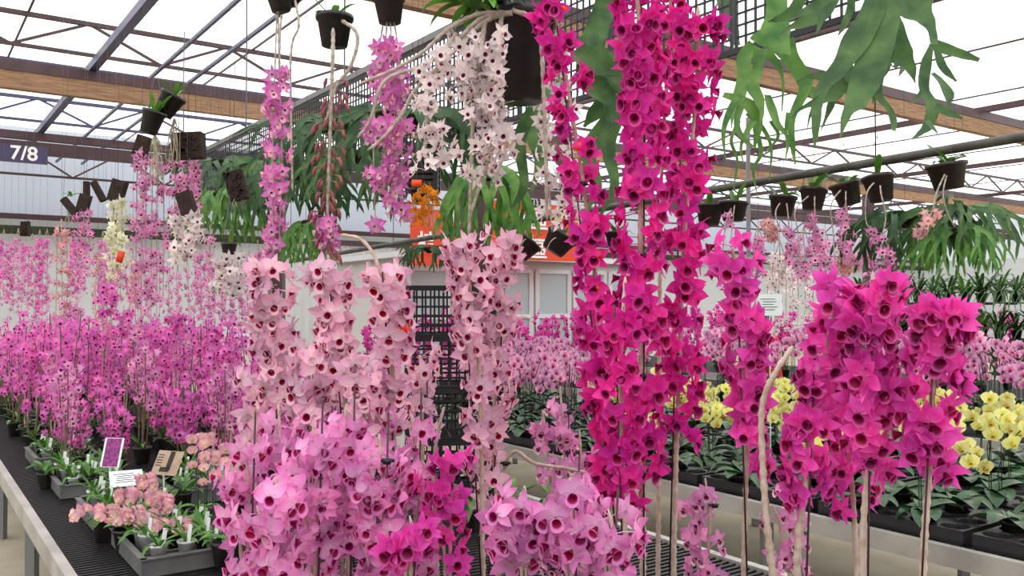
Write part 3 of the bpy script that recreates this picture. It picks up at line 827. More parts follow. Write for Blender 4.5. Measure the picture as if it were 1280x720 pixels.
upright('blush orchid with a short cane between the two leftmost blush spires', 'blush', 2.15,
        [([(383, 430), (388, 520), (390, 690)], (425, 560), 26)], shape='wide', size=.95, stakes=[(384, 500, 392, 650)])
upright('blush orchid with crowded blooms before the grey net wall', 'blush', 2.1,
        [([(452, 450), (456, 540), (460, 690)], (440, 580), 28)], shape='wide', size=.95, stakes=[(432, 520, 434, 650)])
upright('small blush orchid beside the black crates', 'blush', 2.7,
        [([(525, 440), (528, 520), (530, 690)], (430, 560), 20)], size=.9, shape='wide', stakes=[(534, 445, 534, 660)])
upright('blush orchid low at left behind the peach moth orchids', 'blush', 2.45,
        [([(318, 470), (320, 560), (322, 690)], (465, 600), 24)], size=.95, shape='wide')

BOT = [(308, 545, 1.95, 14, 1.0, 'pinkm', 'pink orchid with maroon throats at the lower left corner of the front cluster'),
       (348, 505, 2.05, 20, 1.0, 'pinkm', 'pink orchid in the front cluster beside a tall maroon stake'),
       (392, 530, 1.85, 18, 1.0, 'pinkm', 'pink orchid in the front cluster, beneath the short-caned blush orchid'),
       (432, 510, 2.0, 20, 1.0, 'pinkm', 'pink orchid in the front cluster tied with a green clip'),
       (474, 545, 1.85, 18, 1.05, 'pinkm', 'pink orchid in the front cluster left of the drooping brighter blooms'),
       (515, 520, 2.1, 16, 1.0, 'pinkm', 'pink orchid behind the drooping brighter blooms of the front cluster'),
       (345, 600, 1.7, 10, 1.1, 'pinkm', 'large-flowered pink orchid lowest in the front cluster'),
       (560, 560, 2.0, 12, 1.0, 'rose', 'bright pink orchid with nodding half-closed blooms beside a dried white cane'),
       (512, 648, 1.72, 6, 1.1, 'rose', 'bright pink orchid opening at the bottom edge, left of the dried cane'),
       (655, 610, 1.75, 10, 1.1, 'pinkm', 'pink orchid at the bottom edge below the salmon-blush spires'),
       (712, 600, 1.7, 12, 1.15, 'pinkm', 'large pink orchid at the bottom edge left of the magenta spires'),
       (760, 640, 1.65, 6, 1.1, 'pinkm', 'pink orchid lowest in front of the leaning magenta spire'),
       (700, 485, 2.75, 26, 1.0, 'massl', 'pale lilac-pink orchid spike left of the leaning magenta spire'),
       (724, 540, 2.55, 18, .95, 'massl', 'second pale lilac-pink orchid, lower and closer to the magenta spires'),
       (880, 600, 2.5, 12, .9, 'massl', 'pale pink orchid low behind the foot of the magenta spires'),
       (985, 600, 2.45, 11, .9, 'massl', 'pale pink orchid low behind the crooked bare cane')]
for (x, y0, Y, n, sz, kd, lb) in BOT:
    rr = random.Random(x)
    sz *= .86; n = int(n * 1.35)
    c2 = [([(x, y0 - 5), (x + 5, (y0 + 690) / 2), (x + 3, 700)], (y0, 760), n), ([(x - 22, y0 + 25), (x - 12, (y0 + 710) / 2), (x - 4, 700)], (y0 + 20, 760), int(n * .7))]
    upright(lb, kd, Y, c2, shape='wide', size=sz, ped=1.1, stakes=[(x + 12, y0 - 30, x + 8, 690)] if rr.random() < .75 else [], clips=[(x + 11, y0 + 30)] if rr.random() < .6 else [], seedv=x, r0=.005)
# dried white cane
r_ = random.Random(3)
b0 = P(548, 690, 2.3); b0.z = BENCH_Z
t = thing('dried_orchid_cane', 'dried pale papery cane without flowers standing beside the nodding bright pink blooms', 'orchid cane', b0)
pot_part(t, .04, .08)
pth = spline([Vector((b0.x, b0.y, BENCH_Z + .06)), P(545, 660, 2.3), P(542, 600, 2.3), P(546, 550, 2.3), P(556, 505, 2.3)], 8)
cane_part(t, pth, .008, .004, b0, 'canegrey', .022)

# ============================================================ HANGING PLANTS
RZ = 4.15
def hang_root(label, px, py, Y, name='hanging_orchid', cat='hanging orchid', group=None):
    p = P(px, py, Y); return thing(name, label, cat, p, group), p
def hang_pot(root, p, rad, h, tilt=0.0, tz=0.0, wires=True, mat='pot', top=None, nw=3):
    rot = Matrix.Rotation(tilt, 3, 'Y') @ Matrix.Rotation(tz, 3, 'X')
    T = Matrix.Translation(rot @ Vector((0, 0, -h)))
    pot_part(root, rad, h, rot @ Vector((0, 0, -h)), mat, tilt=rot)
    if wires:
        hk = Vector((0, 0, .22)); zt_ = (top if top is not None else RZ) - p.z
        tops = [hk] * nw + [Vector((0, 0, zt_))]; bots = [rot @ Vector((rad * math.cos(a), rad * math.sin(a), 0)) for a in [2 * PI * k / nw + .4 for k in range(nw)]] + [hk]
        wire_part(root, tops, bots, .0011)
def spray(label, px, y0, y1, Y, kind, n, size=.8, wpx=20, nstr=3, lod=1, asobj=True, group=None, top=None, potkind=None, shape='den', drift=0, leafy=0, name='hanging_orchid', canes=True, potr=.05, kind2=None, bias=.5, cat='hanging orchid', cm='canegrey', potdy=0):
    r = random.Random(int(px * 7 + y0))
    root, p = hang_root(label, px, y0 - 18 + potdy, Y, name, cat, group)
    paths = []
    for s in range(nstr):
        dx = (s - (nstr - 1) / 2) * wpx / max(1, nstr) if nstr > 1 else 0
        yy = y1 - r.uniform(0, .25) * (y1 - y0) * (1 if s else 0)
        dy = r.uniform(-.04, .04)
        pts = [P(px, y0 - 18 + potdy, Y), P(px + dx * .7, y0, Y + dy), P(px + dx + drift * .5 + r.gauss(0, 2), (y0 + yy) / 2, Y + dy), P(px + dx * .9 + drift, yy, Y + dy)]
        paths.append(spline(pts, 6))
    if canes:
        for q in paths: cane_part(root, q, .0035, .002, p, cm, .04, seg=5)
    fp = [[a for a in q[5:]] for q in paths]
    if asobj:
        for q in fp: add_flowers(root, q, max(1, n // nstr), kind, shape, size, .8, bias, lod, r, p, droop=-.3)
    else:
        spray_part(root, fp, max(1, n // nstr), kind, shape, size, bias, 2, r, p, .03 * size / .8)
    if potkind == 'pot': hang_pot(root, p, potr, potr * 1.7, r.uniform(-.2, .2), top=top)
    elif potkind == 'mount':
        mb = MB(); mb.box((0, 0, -.02), (.07, .05, .12), rot=Matrix.Rotation(r.uniform(-.5, .5), 3, 'Y')); mb.build('cork_mount', M['cork'], root, smooth=False)
        wire_part(root, [Vector((0, 0, (top or RZ) - p.z))], [Vector((0, 0, .03))])
    else: wire_part(root, [Vector((0, 0, (top or RZ) - p.z))], [Vector((0, 0, 0))])
    if leafy: leaves_part(root, (0, 0, 0), leafy, .12, .025, r)
    return root, p
# thick pink spray near the centre
spray('thick hanging spray of orchid-pink blooms with cream lips, left of the white ones', 485, 62, 290, 3.1, 'orchid', 99, .90, 46, 4, 0, potkind='pot', potr=.055, top=4.1, potdy=-50, kind2=None)
# narrow pink strand at left
spray('narrow hanging strand of pink blooms over the dark green ferns', 345, 92, 335, 3.3, 'orchid', 62, .86, 16, 2, 0, potkind='pot', top=4.1, potdy=-90)
# pots hanging at the top left
def pot_orchid(label, px, py, Y, rad, h, tilt, canes_px, leaves=6, top=4.1, roots=0, fl=None, lmat='leaf', mat='pot', buds=None, rim=None, cm='canegrey', leafL=.11, name='hanging_potted_orchid', group=None, cr=.005, leafside=0):
    r = random.Random(int(px * 3 + py)); root, p = hang_root(label, px, py, Y, name, 'hanging orchid', group)
    hang_pot(root, p, rad, h, tilt, r.uniform(-.15, .05), top=top, mat=mat)
    if leaves: leaves_part(root, (0, 0, -.01), leaves, leafL, leafL * .26, r, lmat, .9, .5)
    for c in canes_px:
        pts = [p + Vector((0, -rad * .4, -.01))] + [P(x, y, Y - rad * 1.1) for x, y in c]
        cane_part(root, spline(pts, 6), cr, cr * .7, p, cm, .035)
        if buds and c is canes_px[0]:
            mbs = resample(spline([P(x, y, Y - rad * 1.1) for x, y in c], 6), .028)
            for q in mbs:
                z_ = HZ - (q.z - EYE) * F / q.y
                if buds[0] < z_ < buds[1]:
                    for s in (-1, 1):
                        if r.random() < .92:
                            b = q - p; d = Vector((s * r.uniform(.012, .07), r.uniform(-.04, .01), r.uniform(-.05, .02))); mb = MB()
                            mb.tube([b, b + d * .6, b + d, b + d + Vector((s * .006, 0, -.022)), b + d + Vector((s * .012, 0, -.044))], [.0015, .0015, .006, .0095, .0015], 7); mb.build('flower_bud', M['bud'], root)
    if roots: roots_part(root, p + Vector((0, 0, -h)), roots, .25, .05, r, p)
    if fl:
        for (x0, y0, x1, y1, n, kind, sz) in fl:
            pth = spline([P(x0, y0, Y - rad), P((x0 + x1) / 2, (y0 + y1) / 2, Y - rad), P(x1, y1, Y - rad)], 4)
            add_flowers(root, pth, n, kind, 'den', sz, .8, .5, 1, r, p, jitter=.012)
    return root
pot_orchid('square-sided black pot hanging top left with two long bare canes and maroon buds', 417, 18, 4.0, .082, .14, 0, [[(415, 60), (413, 130), (410, 230), (408, 330)], [(445, 40), (438, 80), (418, 110), (405, 160)]], 9, fl=[(405, 275, 418, 310, 16, 'orchid', 1.0)], buds=(95, 340), cr=.009, leafL=.13)
pot_orchid('small black pot cut off by the top edge with thin dangling canes', 366, -14, 4.0, .04, .07, .2, [[(372, 30), (362, 70), (365, 240)], [(350, 20), (348, 90)]], 4, cr=.0055)
pot_orchid('tipped black hanging pot with trailing roots, upper of the pair at left', 216, 118, 4.5, .064, .12, .5, [], 6, roots=14)
pot_orchid('black hanging pot with curly roots just below and left of the upper tipped pot', 192, 138, 4.4, .056, .12, .3, [], 7, roots=18)
# cork blocks
def block(label, px, py, Y, sx, sz, rot, mat='cork', nr=5, leaves=0, round_=False, cat='cork mount'):
    r = random.Random(int(px)); p = P(px, py, Y); root = thing('hanging_cork_mount' if not round_ else 'hanging_log_mount', label, cat, p)
    mb = MB(); rt = Matrix.Rotation(rot, 3, 'Y')
    if round_: mb.lathe([(.001, -sz / 2), (sx / 2, -sz / 2), (sx * .52, 0), (sx / 2, sz / 2), (.001, sz / 2)], 12, M4=rt.to_4x4())
    else:
        n = 5
        mb.box((0, 0, 0), (sx, sx * .5, sz), rot=rt)
        for i in range(22):
            mb.box(rt @ Vector((r.uniform(-.48, .48) * sx, -sx * .25, r.uniform(-.48, .48) * sz)), (sx * .16, .02, sz * .12), rot=rt @ Matrix.Rotation(r.uniform(-1, 1), 3, 'Y'))
    mb.build('mount', M[mat], root, smooth=False)
    wire_part(root, [Vector((0, 0, 4.1 - p.z))], [rt @ Vector((0, 0, sz / 2))])
    if nr: roots_part(root, p, nr, .12, .04, r, p)
    if leaves: leaves_part(root, (0, 0, sz / 2), leaves, .1, .022, r)
    return root
block('dark square cork slab hanging in front of the timber beam at left', 235, 182, 4.6, .155, .135, -.05, nr=4)
block('dark cork slab hanging tilted before the left staghorn fern', 295, 232, 4.4, .09, .15, -.25, nr=6)
block('upright dark log mount hanging by the far wall, beside the tilted one', 107, 239, 6.6, .05, .15, 0, round_=True, nr=4)
block('tilted dark log mount hanging by the far wall', 122, 239, 6.5, .055, .16, -.5, round_=True, nr=0)
block('mossy grey log mount with trailing roots hanging left of the tilted one', 87, 259, 6.0, .055, .15, -.7, round_=True, nr=14, leaves=4)
block('tiny black mount hanging below the moss strip at far left', 31, 286, 9.5, .09, .16, 0, nr=2)

# left: cream, white and pink hanging sprays
spray('cream-white hanging orchid column with a red tag at left', 146, 252, 344, 4.6, 'cream', 70, .72, 16, 3, 1, potkind='mount')
o = [q for q in bpy.data.objects if q.get('label') == 'cream-white hanging orchid column with a red tag at left'][0]
mb = MB(); c = P(150, 321, 4.5) - o.location; mb.box(c, (.035, .004, .06), rot=Matrix.Rotation(.3, 3, 'Y')); mb.build('plant_tag', M['tag_red'], o)
spray('pinkish-white hanging orchid cluster right of the long pink strands', 233, 268, 325, 4.2, 'snow', 60, .85, 34, 4, 1, potkind='mount')
spray('white hanging orchid cluster low beside a small dark pot', 286, 322, 372, 4.0, 'snow', 44, .85, 36, 4, 1, potkind='pot', potr=.035)
spray('long pink hanging orchid strand behind the dark cork slab, left one', 176, 196, 420, 4.9, 'massl', 90, .78, 22, 3, 1, potkind='mount')
spray('long pink hanging orchid strand thinning downward, middle one', 196, 208, 390, 5.1, 'massl', 60, .76, 26, 3, 1, potkind=None)
spray('pink hanging orchid strand ending above the white cluster', 222, 205, 275, 4.9, 'massl', 32, .80, 26, 2, 1, potkind='mount')
spray('pink hanging orchid strand nearest the green staghorn fern', 243, 205, 262, 4.7, 'massl', 22, .80, 12, 1, 1)
spray('pink hanging orchid below the tilted log mounts', 104, 268, 340, 6.0, 'massl', 50, .8, 26, 3, 1, potkind='mount')
spray('pale dried-looking hanging orchid strand below the mossy log', 76, 292, 430, 6.2, 'fade', 70, .75, 20, 3, 1)
spray('thin dusky pink strand hanging under the left staghorn fern', 262, 300, 400, 6.0, 'massl', 30, .7, 6, 1, 1)
spray('thin dusky pink strand hanging left of the white low cluster', 250, 320, 400, 6.4, 'massl', 30, .7, 6, 1, 1)
rs = random.Random(8)
x = 122
while x < 325:
    y0 = rs.uniform(315, 350); y1 = y0 + rs.uniform(50, 100)
    spray('faded pink strand in the hanging rows before the back wall', x, y0, y1, rs.uniform(7.4, 9.5), 'massl' if rs.random() < .7 else 'fade', 30, .8, 8, 2, 2, False, 'faded pink strands hanging before the back wall', potkind=None)
    x += rs.uniform(9, 14)
for i, x in enumerate(list(range(-14, 66, 9)) + [92, 100, 128, 138]):
    y0 = rs.uniform(303, 312); y1 = rs.uniform(365, 405)
    spray('deep pink curtain strand hanging beneath the moss strip at far left', x, y0, y1, rs.uniform(11.5, 13), 'mass' if i % 2 else 'massl', 60, 1.0, 14, 3, 2, False, 'deep pink strands hanging under the moss strip', potkind=None, name='hanging_orchid')

# big dark pot with white sprays in the middle
r6 = random.Random(66)
root, pp = hang_root('big dark hanging pot with glossy leaves, arching bare canes and white maroon-eyed blooms', 650, 14, 2.75)
hang_pot(root, pp, .115, .28, .03, 0, top=4.1)
leaves_part(root, (-.05, 0, .0), 12, .19, .045, r6, 'leaf', .55, .6)
leaves_part(root, (-.15, -.10, -.01), 14, .17, .042, r6, 'leaf', .30, .5)
leaves_part(root, (-.06, -.13, .0), 10, .15, .04, r6, 'leafd', .2, .5)
def px_path(pts, Y, dY=0): return spline([P(x, y, Y + dY * i) for i, (x, y) in enumerate(pts)], 6)
for pts in ([(640, 14), (606, 14), (586, 20), (560, 34), (530, 62), (495, 84), (462, 98), (446, 106)], [(640, 14), (600, 22), (560, 60), (525, 82), (480, 100), (462, 150), (446, 172)], [(640, 14), (604, 26), (560, 70), (520, 110), (500, 145), (475, 175), (455, 190)],
            [(628, 14), (624, 40), (618, 100), (622, 160), (600, 230), (584, 280)], [(606, 24), (600, 70), (592, 130), (586, 300)], [(570, 40), (548, 80), (535, 130), (530, 200)], [(640, 10), (672, 30), (680, 120), (684, 280)]):
    cane_part(root, px_path(pts, 2.62), .0075, .0045, pp, 'canegrey', .035)
for (pts, n) in (([(588, 42), (584, 90), (592, 150), (590, 228)], 42), ([(618, 50), (614, 100), (625, 150), (622, 215)], 34), ([(556, 62), (545, 110), (532, 160), (545, 215)], 36), ([(600, 80), (606, 140), (606, 200)], 26)):
    add_flowers(root, px_path(pts, 2.6), n, 'snow', 'den', .82, .9, .7, 0, r6, pp, jitter=.024, droop=-.1)
root2, pp2 = hang_root('white hanging orchid spray mostly hidden behind the leaning magenta spire', 688, 40, 2.9)
wire_part(root2, [Vector((0, 0, 4.1 - pp2.z))], [Vector((0, 0, 0))])
for (pts, n) in (([(688, 40), (680, 120), (684, 200), (690, 290)], 40), ([(688, 40), (705, 130), (712, 200), (716, 280)], 26)):
    cane_part(root2, px_path(pts, 2.9), .004, .003, pp2, 'canegrey', .04); add_flowers(root2, px_path(pts, 2.9), n, 'snow', 'den', .75, .9, .6, 1, r6, pp2, jitter=.015)

# orange-flowered hanging plant
root, p = hang_root('orange-yellow flowered hanging plant in front of the red banner', 522, 236, 3.9)
hang_pot(root, p, .035, .06, 0, 0, top=4.1)
mb = MB(); mb.box((.0, -.05, .02), (.045, .003, .03)); mb.build('plant_tag', M['tag_orange'], root)
PM['orange'] = (M['orange'], M['orange'])
for (x0, y0, x1, y1, n) in ((535, 240, 528, 284, 34), (545, 245, 556, 276, 20), (530, 262, 506, 276, 24), (520, 250, 515, 284, 16)):
    q = px_path([(522, 236), (x0, y0), (x1, y1)], 3.85); cane_part(root, q, .002, .0015, p, 'leaf' if False else 'canegrey', .04, seg=4, name='flower_stem')
    add_flowers(root, q[3:], n, 'orange', 'den', .40, .7, .7, 2, random.Random(x0), p, jitter=.012)

# ---- long pipe carrying pots
pa, pb = P(1290, 169, 4.05), P(350, 329, 11.0)
pa = pb + (pa - pb) * 1.25
mbp = MB().tube(resample([pa, pb], .35) + [pb], .024, 10)
for f_ in (.02, .27, .5, .74, .97):
    q_ = pa.lerp(pb, f_); mbp.tube([q_, Vector((q_.x, q_.y, 4.3))], .004, 5)
o = mbp.build('hanging_pipe', M['pipe']); tag(o, 'long grey pipe sloping across the picture with pots hanging from it at right', 'pipe')
def pipe_at(px):
    # point on the pipe at pixel x
    k = (px - 640) / F; t_ = (k * pa.y - pa.x) / ((pb.x - pa.x) - k * (pb.y - pa.y)); return pa.lerp(pb, t_)
def pipe_pot(label, px, py, rad, h, tilt, canes_px, fl, leaves=7, seed=0):
    q = pipe_at(px); Y = q.y; 
    return pot_orchid(label, px, py, Y, rad, h, tilt, canes_px, leaves, top=q.z - .02, fl=fl, mat='potbrown', cr=.0042, leafL=.155)
pipe_pot('brown hanging pot at the far right end of the pipe over drooping peach blooms', 1184, 204, .094, .13, -.12, [[(1172, 240), (1165, 268), (1148, 298)], [(1180, 240), (1185, 265), (1195, 285)]], [(1166, 262, 1145, 296, 12, 'fade', .8)], 9)
pipe_pot('brown hanging pot second from the right end, half hidden by looping canes', 1098, 220, .080, .135, -.1, [[(1085, 240), (1083, 275), (1090, 288)], [(1102, 240), (1108, 270), (1103, 300), (1104, 335)]], [(1095, 285, 1112, 330, 22, 'massl', .75)], 3)
pipe_pot('brown hanging pot third from the right end with a leafy top', 1056, 228, .080, .13, -.25, [[(1040, 255), (1042, 290), (1044, 330)], [(1058, 250), (1058, 290), (1054, 310)]], [(1050, 262, 1066, 330, 26, 'massl', .75)], 7)
pipe_pot('brown hanging pot fourth from the right end with leaves spilling left', 1018, 236, .074, .12, .1, [[(995, 262), (998, 290), (1001, 330)], [(1019, 255), (1021, 310)]], [(1018, 270, 1022, 325, 26, 'massl', .75)], 9)
pipe_pot('brown hanging pot fifth from the right end over dusky pink flowers', 980, 245, .078, .12, .1, [[(970, 265), (978, 290), (992, 306)], [(985, 262), (988, 300)]], [(958, 275, 968, 300, 22, 'fade', .75), (985, 285, 990, 330, 18, 'massl', .75)], 7)
pipe_pot('brown hanging pot beside the grey pipe post, nearest the magenta spires', 918, 252, .086, .12, .05, [[(910, 270), (905, 300), (903, 340)], [(918, 262), (914, 300)]], [(914, 262, 912, 290, 6, 'massl', .75)], 4)
pipe_pot('dark hanging pot partly behind the magenta spires', 888, 258, .085, .12, .1, [], [], 3)
pipe_pot('tipped black hanging pot without flowers before the red banner', 662, 300, .12, .15, .7, [[(655, 300), (648, 320)]], [], 4)
pipe_pot('tipped black hanging pot with one yellow bloom before the red banner', 704, 294, .12, .15, .6, [[(690, 300), (680, 320)]], [(698, 272, 706, 276, 3, 'phy', 1.0)], 6)
pipe_pot('small dark hanging pot with leaves seen between the magenta spires', 770, 290, .08, .1, 0, [], [], 9)
# pink haze of small hanging blooms right
for i, (x, y0, y1, Y, kd) in enumerate([(948, 300, 345, 5.6, 'massl'), (975, 318, 360, 6.0, 'snow'), (1005, 300, 350, 5.8, 'massl'), (1032, 305, 350, 6.1, 'massl'), (1060, 318, 345, 5.6, 'fade'), (990, 335, 410, 6.6, 'snow'), (968, 330, 430, 6.4, 'snow'), (1012, 340, 420, 6.7, 'snow'), (1085, 300, 340, 5.9, 'massl')]):
    lab = {'massl': 'small pale pink strand hanging behind the row of brown pots', 'snow': 'small white strand hanging behind the white notice card', 'fade': 'small dusky pink strand hanging behind the brown pots'}[kd]
    spray(lab, x, y0, y1, Y, kd, 40, .75, 22, 3, 1, False, {'massl': 'pale pink strands behind the brown pots', 'snow': 'white strands behind the notice card', 'fade': 'dusky strands behind the pots'}[kd])

# ============================================================ STAGHORN FERNS AND LATTICE RACK
def lattice_mesh(L, Wd, cell, bw, bh):
    mb = MB(); n = int(L / cell); m = int(Wd / cell)
    for i in range(n + 1):
        x_ = -L / 2 + L * i / n; mb.box((x_, 0, 0), (bw * (2 if i in (0, n) else 1), Wd, bh))
    for j in range(m + 1):
        y_ = -Wd / 2 + Wd * j / m; mb.box((0, y_, .001), (L, bw * (2 if j in (0, m) else 1), bh))
    return mesh_of(mb, 'hanging_lattice', [M['lattice']], False)
VL, ZL0, ZL1 = 2.30, 2.45, 2.98
LM = lattice_mesh(.60, .52, .040, .0055, .008)
ru = math.atan2(W(1, 0, 0).y, W(1, 0, 0).x)
rk = thing('hanging_rack', 'overhead steel rail that carries the row of black lattice panels', 'rack', W(5.0, VL, ZL1 + .03)); q0 = W(5.0, VL, ZL1 + .03)
mb = MB(); mb.bar(W(1.3, VL, ZL1 + .03) - q0, W(9.0, VL, ZL1 + .03) - q0, .035, .035); mb.build('top_rail', M['benchgrey'], rk, smooth=False)
mb = MB(); mb.bar(W(1.3, VL, ZL0 - .0) - q0, W(9.0, VL, ZL0) - q0, .012, .02); mb.build('bottom_rail', M['lattice'], rk, smooth=False)
for u in (1.35, 3.2, 5.1, 7.0, 8.9):
    mb = MB(); mb.tube([W(u, VL, ZL1) - q0, W(u, VL, 4.3) - q0], .006, 5); mb.build('hanger_rod', M['wire'], rk, smooth=False)
rotL = Matrix.Rotation(ru, 4, 'Z') @ Matrix.Rotation(PI / 2, 4, 'X')
for i in range(12):
    o = bpy.data.objects.new('hanging_lattice', LM); COL.objects.link(o); o.matrix_world = Matrix.Translation(W(1.65 + i * .62, VL, (ZL0 + ZL1) / 2)) @ rotL
    tag(o, 'black plastic lattice hanging upright from the overhead rail behind the ferns', 'lattice', 'hanging lattices behind the ferns')
def frond(mb, pts, wid, nrm, mi=0): mb.ribbon(pts, wid, nrm, mi, .18)
def stag_px(label, polys, Y, seed, matk='fern', mountpx=None):
    r = random.Random(seed); c = P(mountpx[0], mountpx[1], Y); root = thing('staghorn_fern', label, 'fern', c)
    mb = MB(); mb.lathe([(.001, -.09), (.05, -.075), (.085, -.02), (.085, .03), (.05, .07), (.001, .08)], 12); mb.build('root_ball', M['cork'], root)
    wire_part(root, [Vector((0, 0, 4.1 - c.z))], [Vector((0, 0, .07))])
    for poly in polys:
        dy = r.uniform(-.14, .10); n = len(poly); pts = []; ws = []
        for i, (x, y, w) in enumerate(poly):
            pts.append(P(x, y, Y + dy - .02 * i) - c); ws.append(w / F * Y * 1.12)
        sp = spline(pts, 5); m = len(sp); wd = []
        for i in range(m):
            t_ = i / (m - 1) * (n - 1); k = min(int(t_), n - 2); f_ = t_ - k; f_ = f_ * f_ * (3 - 2 * f_); wd.append(ws[k] * (1 - f_) + ws[k + 1] * f_)
        mb = MB(); frond(mb, sp, wd, Vector((r.uniform(-.5, .5), -1, r.uniform(-.2, .5))).normalized()); mb.build('frond', M[matk], root)
def z4(l): return [(920 + x / 4, y / 4, w / 4) for x, y, w in l]
A = [[(720, -60, 80), (690, 60, 100), (610, 200, 115), (530, 330, 75), (450, 420, 55), (412, 520, 46), (402, 620, 30), (398, 730, 10)],
     [(790, -60, 90), (745, 110, 130), (705, 260, 135), (660, 390, 130), (610, 500, 95), (560, 570, 40), (525, 690, 6)],
     [(660, 390, 60), (715, 440, 50), (700, 480, 30), (688, 515, 6)],
     [(870, -60, 190), (900, 30, 170), (955, 90, 80), (990, 150, 40), (1000, 215, 36)],
     [(995, 205, 36), (1050, 235, 48), (1140, 265, 38), (1228, 295, 18)],
     [(990, 215, 26), (955, 330, 60), (945, 440, 62), (985, 530, 76), (965, 620, 52), (930, 660, 26), (885, 692, 6)],
     [(1008, 225, 24), (1035, 310, 38), (1060, 350, 34), (1112, 402, 10)],
     [(990, 360, 26), (1030, 400, 40), (1065, 460, 62), (1072, 532, 14)],
     [(800, 60, 50), (800, 150, 95), (835, 270, 105), (880, 330, 50), (905, 410, 6)],
     [(790, 200, 40), (765, 320, 34), (730, 410, 6)], [(830, 300, 30), (800, 330, 20), (770, 300, 6)], [(850, 330, 24), (835, 350, 20), (822, 378, 5)],
     [(750, 220, 50), (720, 360, 56), (715, 470, 46), (770, 540, 34), (792, 600, 36), (795, 652, 18)],
     [(640, 230, 24), (600, 270, 44), (565, 330, 34), (540, 392, 8)], [(610, 255, 24), (660, 272, 20), (716, 265, 5)],
     [(600, 330, 30), (560, 420, 60), (590, 500, 40), (580, 560, 10)], [(560, 400, 46), (500, 460, 66), (440, 490, 40), (330, 540, 14), (280, 590, 4)],
     [(500, 450, 40), (480, 520, 34), (450, 600, 12), (430, 650, 4)], [(450, 370, 50), (380, 380, 30), (310, 405, 6)], [(430, 440, 30), (380, 560, 12), (360, 640, 4)],
     [(960, 600, 30), (1000, 650, 22), (1015, 672, 5)], [(945, 440, 30), (905, 490, 16), (870, 520, 5)], [(1000, 530, 40), (1070, 560, 40), (1140, 590, 12)],
     [(520, -60, 60), (430, 60, 84), (340, 108, 50), (270, 135, 20), (220, 175, 5)], [(440, 60, 40), (425, 120, 20), (408, 165, 5)], [(590, -50, 50), (575, 50, 36), (545, 120, 30), (520, 170, 6)],
     [(340, -50, 70), (290, 50, 66), (220, 85, 30), (168, 100, 6)], [(480, -40, 50), (400, 30, 50), (330, 60, 30), (270, 90, 6)]]
stag_px('largest staghorn fern, its broad grey-green antlers hanging from the top right', [z4(l) for l in A], 2.35, 4, 'fern', (1112, -70))
B = [[(205, -50, 80), (212, 60, 95), (200, 160, 130), (170, 240, 190)], [(240, 210, 110), (290, 300, 70), (350, 400, 70), (345, 460, 50), (285, 590, 34), (288, 720, 24), (300, 820, 8)],
     [(110, 225, 90), (50, 280, 70), (45, 380, 60), (20, 480, 60), (-10, 560, 20), (-20, 640, 5)], [(130, 240, 60), (115, 340, 50), (88, 420, 60), (120, 490, 46), (135, 560, 20), (120, 640, 5)],
     [(-60, 470, 30), (20, 495, 50), (85, 540, 66), (112, 620, 46), (95, 740, 12)], [(30, 520, 34), (8, 620, 26), (50, 700, 18), (110, 740, 5)], [(160, 470, 40), (180, 540, 56), (210, 620, 40), (262, 690, 22), (250, 800, 6)],
     [(180, 600, 24), (215, 680, 16), (150, 760, 5)], [(90, 600, 30), (30, 720, 14), (40, 820, 5)], [(150, 250, 50), (210, 310, 30), (240, 400, 14), (235, 555, 6)], [(270, 560, 24), (255, 640, 14), (262, 760, 5)],
     [(345, 420, 40), (400, 470, 40), (420, 560, 24), (410, 700, 8)], [(60, 560, 24), (140, 640, 20), (180, 740, 14), (170, 900, 4)], [(20, 600, 20), (-20, 700, 16), (10, 800, 12), (-10, 950, 4)],
     [(100, 640, 26), (130, 760, 20), (90, 850, 14), (110, 980, 4)], [(10, 480, 30), (-30, 560, 30), (-60, 660, 20), (-50, 800, 5)]]
stag_px('bright green staghorn fern left of the largest one, beside the magenta spires', [z4(l) for l in B], 2.62, 9, 'ferny', (972, -60))
# staghorn behind the magenta spires
C_ = [[(x, y, w * .72) for x, y, w in q] for q in [[(770, -30, 40), (752, 20, 34), (738, 60, 40), (722, 100, 12)], [(735, 40, 30), (745, 70, 40), (770, 92, 22), (790, 110, 5)], [(760, 60, 50), (740, 100, 46), (765, 130, 30), (750, 170, 10)],
      [(790, 80, 40), (766, 120, 44), (745, 140, 24), (730, 158, 5)], [(720, 60, 30), (745, 78, 34), (770, 84, 20), (785, 78, 5)], [(700, 90, 30), (668, 160, 26), (676, 200, 20), (664, 240, 5)], [(680, 120, 24), (650, 170, 20), (655, 230, 14), (640, 260, 4)],
      [(780, 120, 30), (760, 180, 24), (768, 230, 16), (750, 270, 5)], [(760, 150, 24), (735, 190, 26), (745, 230, 20), (735, 262, 5)], [(905, -40, 50), (912, 30, 34), (920, 55, 20)], [(690, 180, 20), (710, 220, 16), (700, 270, 5)]]]
stag_px('staghorn fern glimpsed between the leaning and the tallest magenta spires', C_, 3.25, 12, 'fern', (765, -30))
